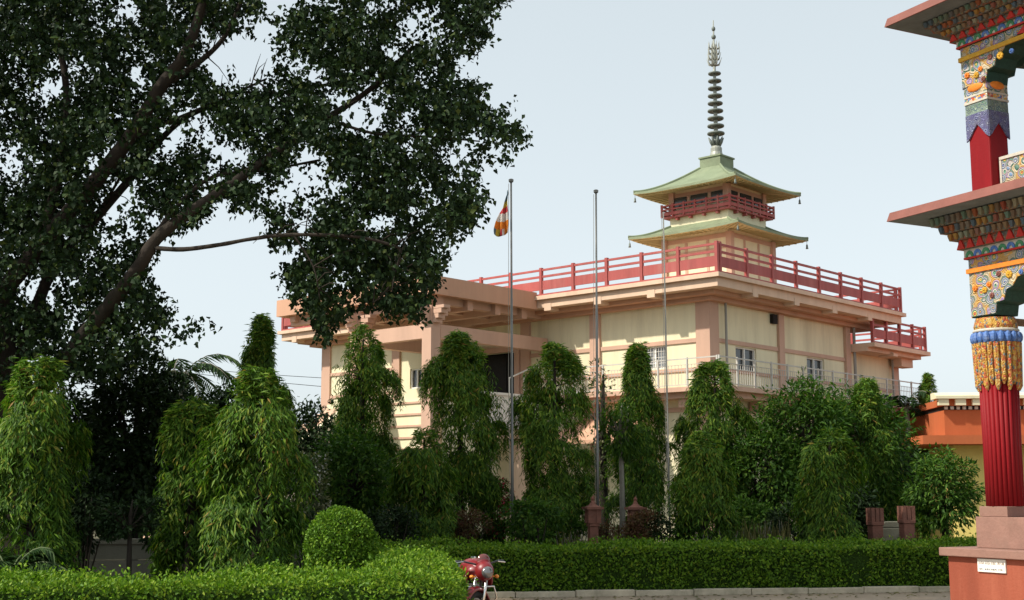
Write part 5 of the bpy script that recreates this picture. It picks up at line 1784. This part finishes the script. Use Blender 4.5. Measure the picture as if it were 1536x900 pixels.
# ------------------------------------------------------------------ motorcycle
def motorcycle():
    c = at(707, 742, 15.6)
    T = thing('motorcycle', 'red motorcycle parked facing the viewer at the end of the near hedge', 'motorcycle', (c.x, c.y, 0.004), radians(22))
    T.scale = (.88,) * 3
    red = simple('red motorcycle paint', (.2, .010, .014), .38, 0, .5, .3)
    chrome = simple('chrome', (.75, .74, .72), .16, 1)
    rub = simple('tyre rubber', (.018, .018, .018), .85)
    blk = simple('black plastic', (.02, .02, .022), .45)
    alu = simple('cast aluminium', (.42, .41, .39), .38, .8)
    lens = simple('lamp lens', (.22, .22, .22), .08, .6, .6)
    amb = simple('amber lens', (.75, .24, .02), .2)
    # local: front is -y
    R = .295
    for y, nm in ((-.64, 'wheel'), (.62, 'wheel')):
        w_ = thing(nm, None, None); w_.parent = T
        st = radians(-52) if y < 0 else 0
        w_.location = (0, y, 0) if y > 0 else (.2 * sin(st), -.45 - .2 * cos(st), 0)
        w_.rotation_euler = (0, 0, st)
        def tyre(m): m.torus((0, 0, R), R - .045, .046, 36, 10, 'x')
        part('tyre', rub, w_, tyre, smooth=True)
        def rim(m):
            m.torus((0, 0, R), R - .10, .02, 32, 8, 'x')
            m.tube([(-.06, 0, R), (.06, 0, R)], .045, 12)
            for i in range(6):
                a = 2 * pi * i / 6
                m.tube([(0, cos(a) * .03, R + sin(a) * .03), (0, cos(a) * (R - .1), R + sin(a) * (R - .1))], .014, 6)
        part('rim', alu, w_, rim, smooth=True)
        def fender(m):
            pts = []
            for t in np.linspace(-.35, 2.1 if y < 0 else 2.3, 14):
                rr = R + .035
                pts.append((cos(pi / 2 + (t - .8)) * rr, R + sin(pi / 2 + (t - .8)) * rr))
            n = len(pts)
            prof = [(-.062, -.03), (-.05, .0), (-.02, .014), (.02, .014), (.05, 0), (.062, -.03)]
            vs, fs = [], []
            for yy, zz in pts:
                rad = Vector((0, yy, zz - R)).normalized()
                for u, h in prof:
                    vs.append((u, yy + rad.y * h, zz + rad.z * h))
            for i in range(n - 1):
                for j in range(5):
                    a = i * 6 + j
                    fs.append((a, a + 1, a + 7, a + 6))
            m.add(vs, fs)
        f = part('mudguard', red, w_, fender, smooth=True, fix=False)
        s = f.modifiers.new('thickness', 'SOLIDIFY'); s.thickness = .006
        if y < 0:
            part('number_plate', MT['white'], w_, lambda m: m.box(-.018, .018, -.345, -.333, R + .20, R + .36), bevel=.003)
    # fork follows the turned wheel; fairing and headlight stay with the frame
    st = radians(-52)
    wx, wy = .2 * sin(st), -.45 - .2 * cos(st)
    ux, uy = cos(st) * .085, sin(st) * .085
    fk = part('fork', chrome, T, lambda m: [m.tube([(wx + s_ * ux, wy + s_ * uy, .3), (wx * .4 + s_ * ux, -.45 - .08 * cos(st) + s_ * uy, .62), (s_ * ux * .9, -.43 + s_ * uy * .9, .86)], [.024, .022, .018], 10) for s_ in (-1, 1)], smooth=True)
    def fairing(m):
        m.ellipsoid((0, -.50, .83), (.125, .13, .13), 20, 12)
        m.ellipsoid((0, -.46, .93), (.10, .07, .08), 16, 10)
    fr = part('fairing', red, T, fairing, smooth=True)
    part('headlight', lens, fr, lambda m: m.lathe([(.02, .05), (.055, .042), (.075, .02), (.078, 0)], 20, (0, -.605, .82), 0, Matrix.Rotation(radians(84), 3, 'X')), smooth=True)
    part('windscreen', simple('tinted windscreen', (.16, .05, .045), .08, 0, .7), fr, lambda m: m.ellipsoid((0, -.47, .96), (.095, .045, .09), 16, 10), smooth=True)
    hb = part('handlebar', blk, T, lambda m: m.tube([(-.36, -.26, .94), (-.24, -.35, .95), (-.08, -.42, .91), (.08, -.42, .91), (.24, -.35, .95), (.36, -.26, .94)], .012, 8), smooth=True)
    for s in (-1, 1):
        part('grip', blk, hb, lambda m: m.tube([(s * .36, -.26, .94), (s * .27, -.327, .948)], .019, 10), smooth=True)
        part('brake_lever', chrome, hb, lambda m: m.tube([(s * .24, -.37, .945), (s * .36, -.33, .93)], .007, 6))
        part('indicator', amb, fr, lambda m: (m.tube([(s * .1, -.47, .76), (s * .15, -.49, .76)], .009, 6), m.ellipsoid((s * .175, -.50, .76), (.03, .035, .025), 10, 7)), smooth=True)
    # tank, seat, frame, engine
    def tank(m):
        m.ellipsoid((0, -.08, .84), (.155, .31, .14), 20, 12)
        m.ellipsoid((0, -.24, .80), (.17, .15, .13), 18, 10)
    tk = part('fuel_tank', red, T, tank, smooth=True)
    part('filler_cap', chrome, tk, lambda m: m.lathe([(.04, .97), (.04, .99), (.02, 1.0)], 14, (0, -.1, 0)))
    for s in (-1, 1):
        part('tank_shroud', red, T, lambda m: m.ellipsoid((s * .16, -.2, .70), (.03, .13, .12), 12, 9, 0, Matrix.Rotation(s * .2, 3, 'Z')), smooth=True)
    part('seat', blk, T, lambda m: (m.ellipsoid((0, .42, .80), (.125, .40, .065), 16, 9), m.ellipsoid((0, .70, .83), (.10, .16, .05), 14, 8)), smooth=True)
    part('side_panel', red, T, lambda m: [m.ellipsoid((s * .12, .35, .66), (.035, .2, .11), 12, 8) for s in (-1, 1)], smooth=True)
    part('tail_piece', red, T, lambda m: m.ellipsoid((0, .86, .76), (.08, .17, .06), 12, 8), smooth=True)
    part('tail_light', simple('red lens', (.5, .02, .02), .2), T, lambda m: m.ellipsoid((0, 1.02, .75), (.06, .02, .04), 10, 7), smooth=True)
    part('frame', blk, T, lambda m: (m.tube([(0, -.42, .88), (0, -.36, .60), (0, -.22, .24), (0, .22, .22), (0, .38, .60), (0, .8, .72)], .02, 8), m.tube([(0, -.42, .85), (0, .1, .72), (0, .38, .62)], .022, 8), *[m.tube([(s * .1, .25, .35), (s * .11, .62, .30)], .016, 8) for s in (-1, 1)], *[m.tube([(s * .12, .62, .30), (s * .12, .5, .66)], .025, 8) for s in (-1, 1)]), smooth=True)
    def eng(m):
        m.box(-.14, .14, -.14, .22, .22, .42)
        m.ellipsoid((.15, .05, .32), (.03, .13, .1), 14, 8)
        m.ellipsoid((-.15, .05, .32), (.03, .13, .1), 14, 8)
        for i in range(7):
            z = .44 + .028 * i
            m.box(-.1, .1, -.13, .06, z, z + .014)
        m.box(-.075, .075, -.11, .04, .42, .64)
    part('engine', alu, T, eng, bevel=.008)
    part('exhaust', chrome, T, lambda m: m.tube([(.05, -.13, .5), (.09, -.24, .36), (.13, -.14, .2), (.16, .1, .2), (.17, .35, .25), (.175, .85, .33)], [.018, .018, .018, .02, .04, .04], 10), smooth=True)
    part('crash_guard', chrome, T, lambda m: m.tube([(0, -.36, .62), (.2, -.33, .62), (.24, -.33, .48), (.16, -.28, .3), (0, -.25, .28), (-.16, -.28, .3), (-.24, -.33, .48), (-.2, -.33, .62), (0, -.36, .62)], .012, 8), smooth=True)
    part('side_stand', blk, T, lambda m: m.tube([(-.1, .1, .25), (-.24, .16, .01)], .012, 6))


motorcycle()
bpy.context.view_layer.update()
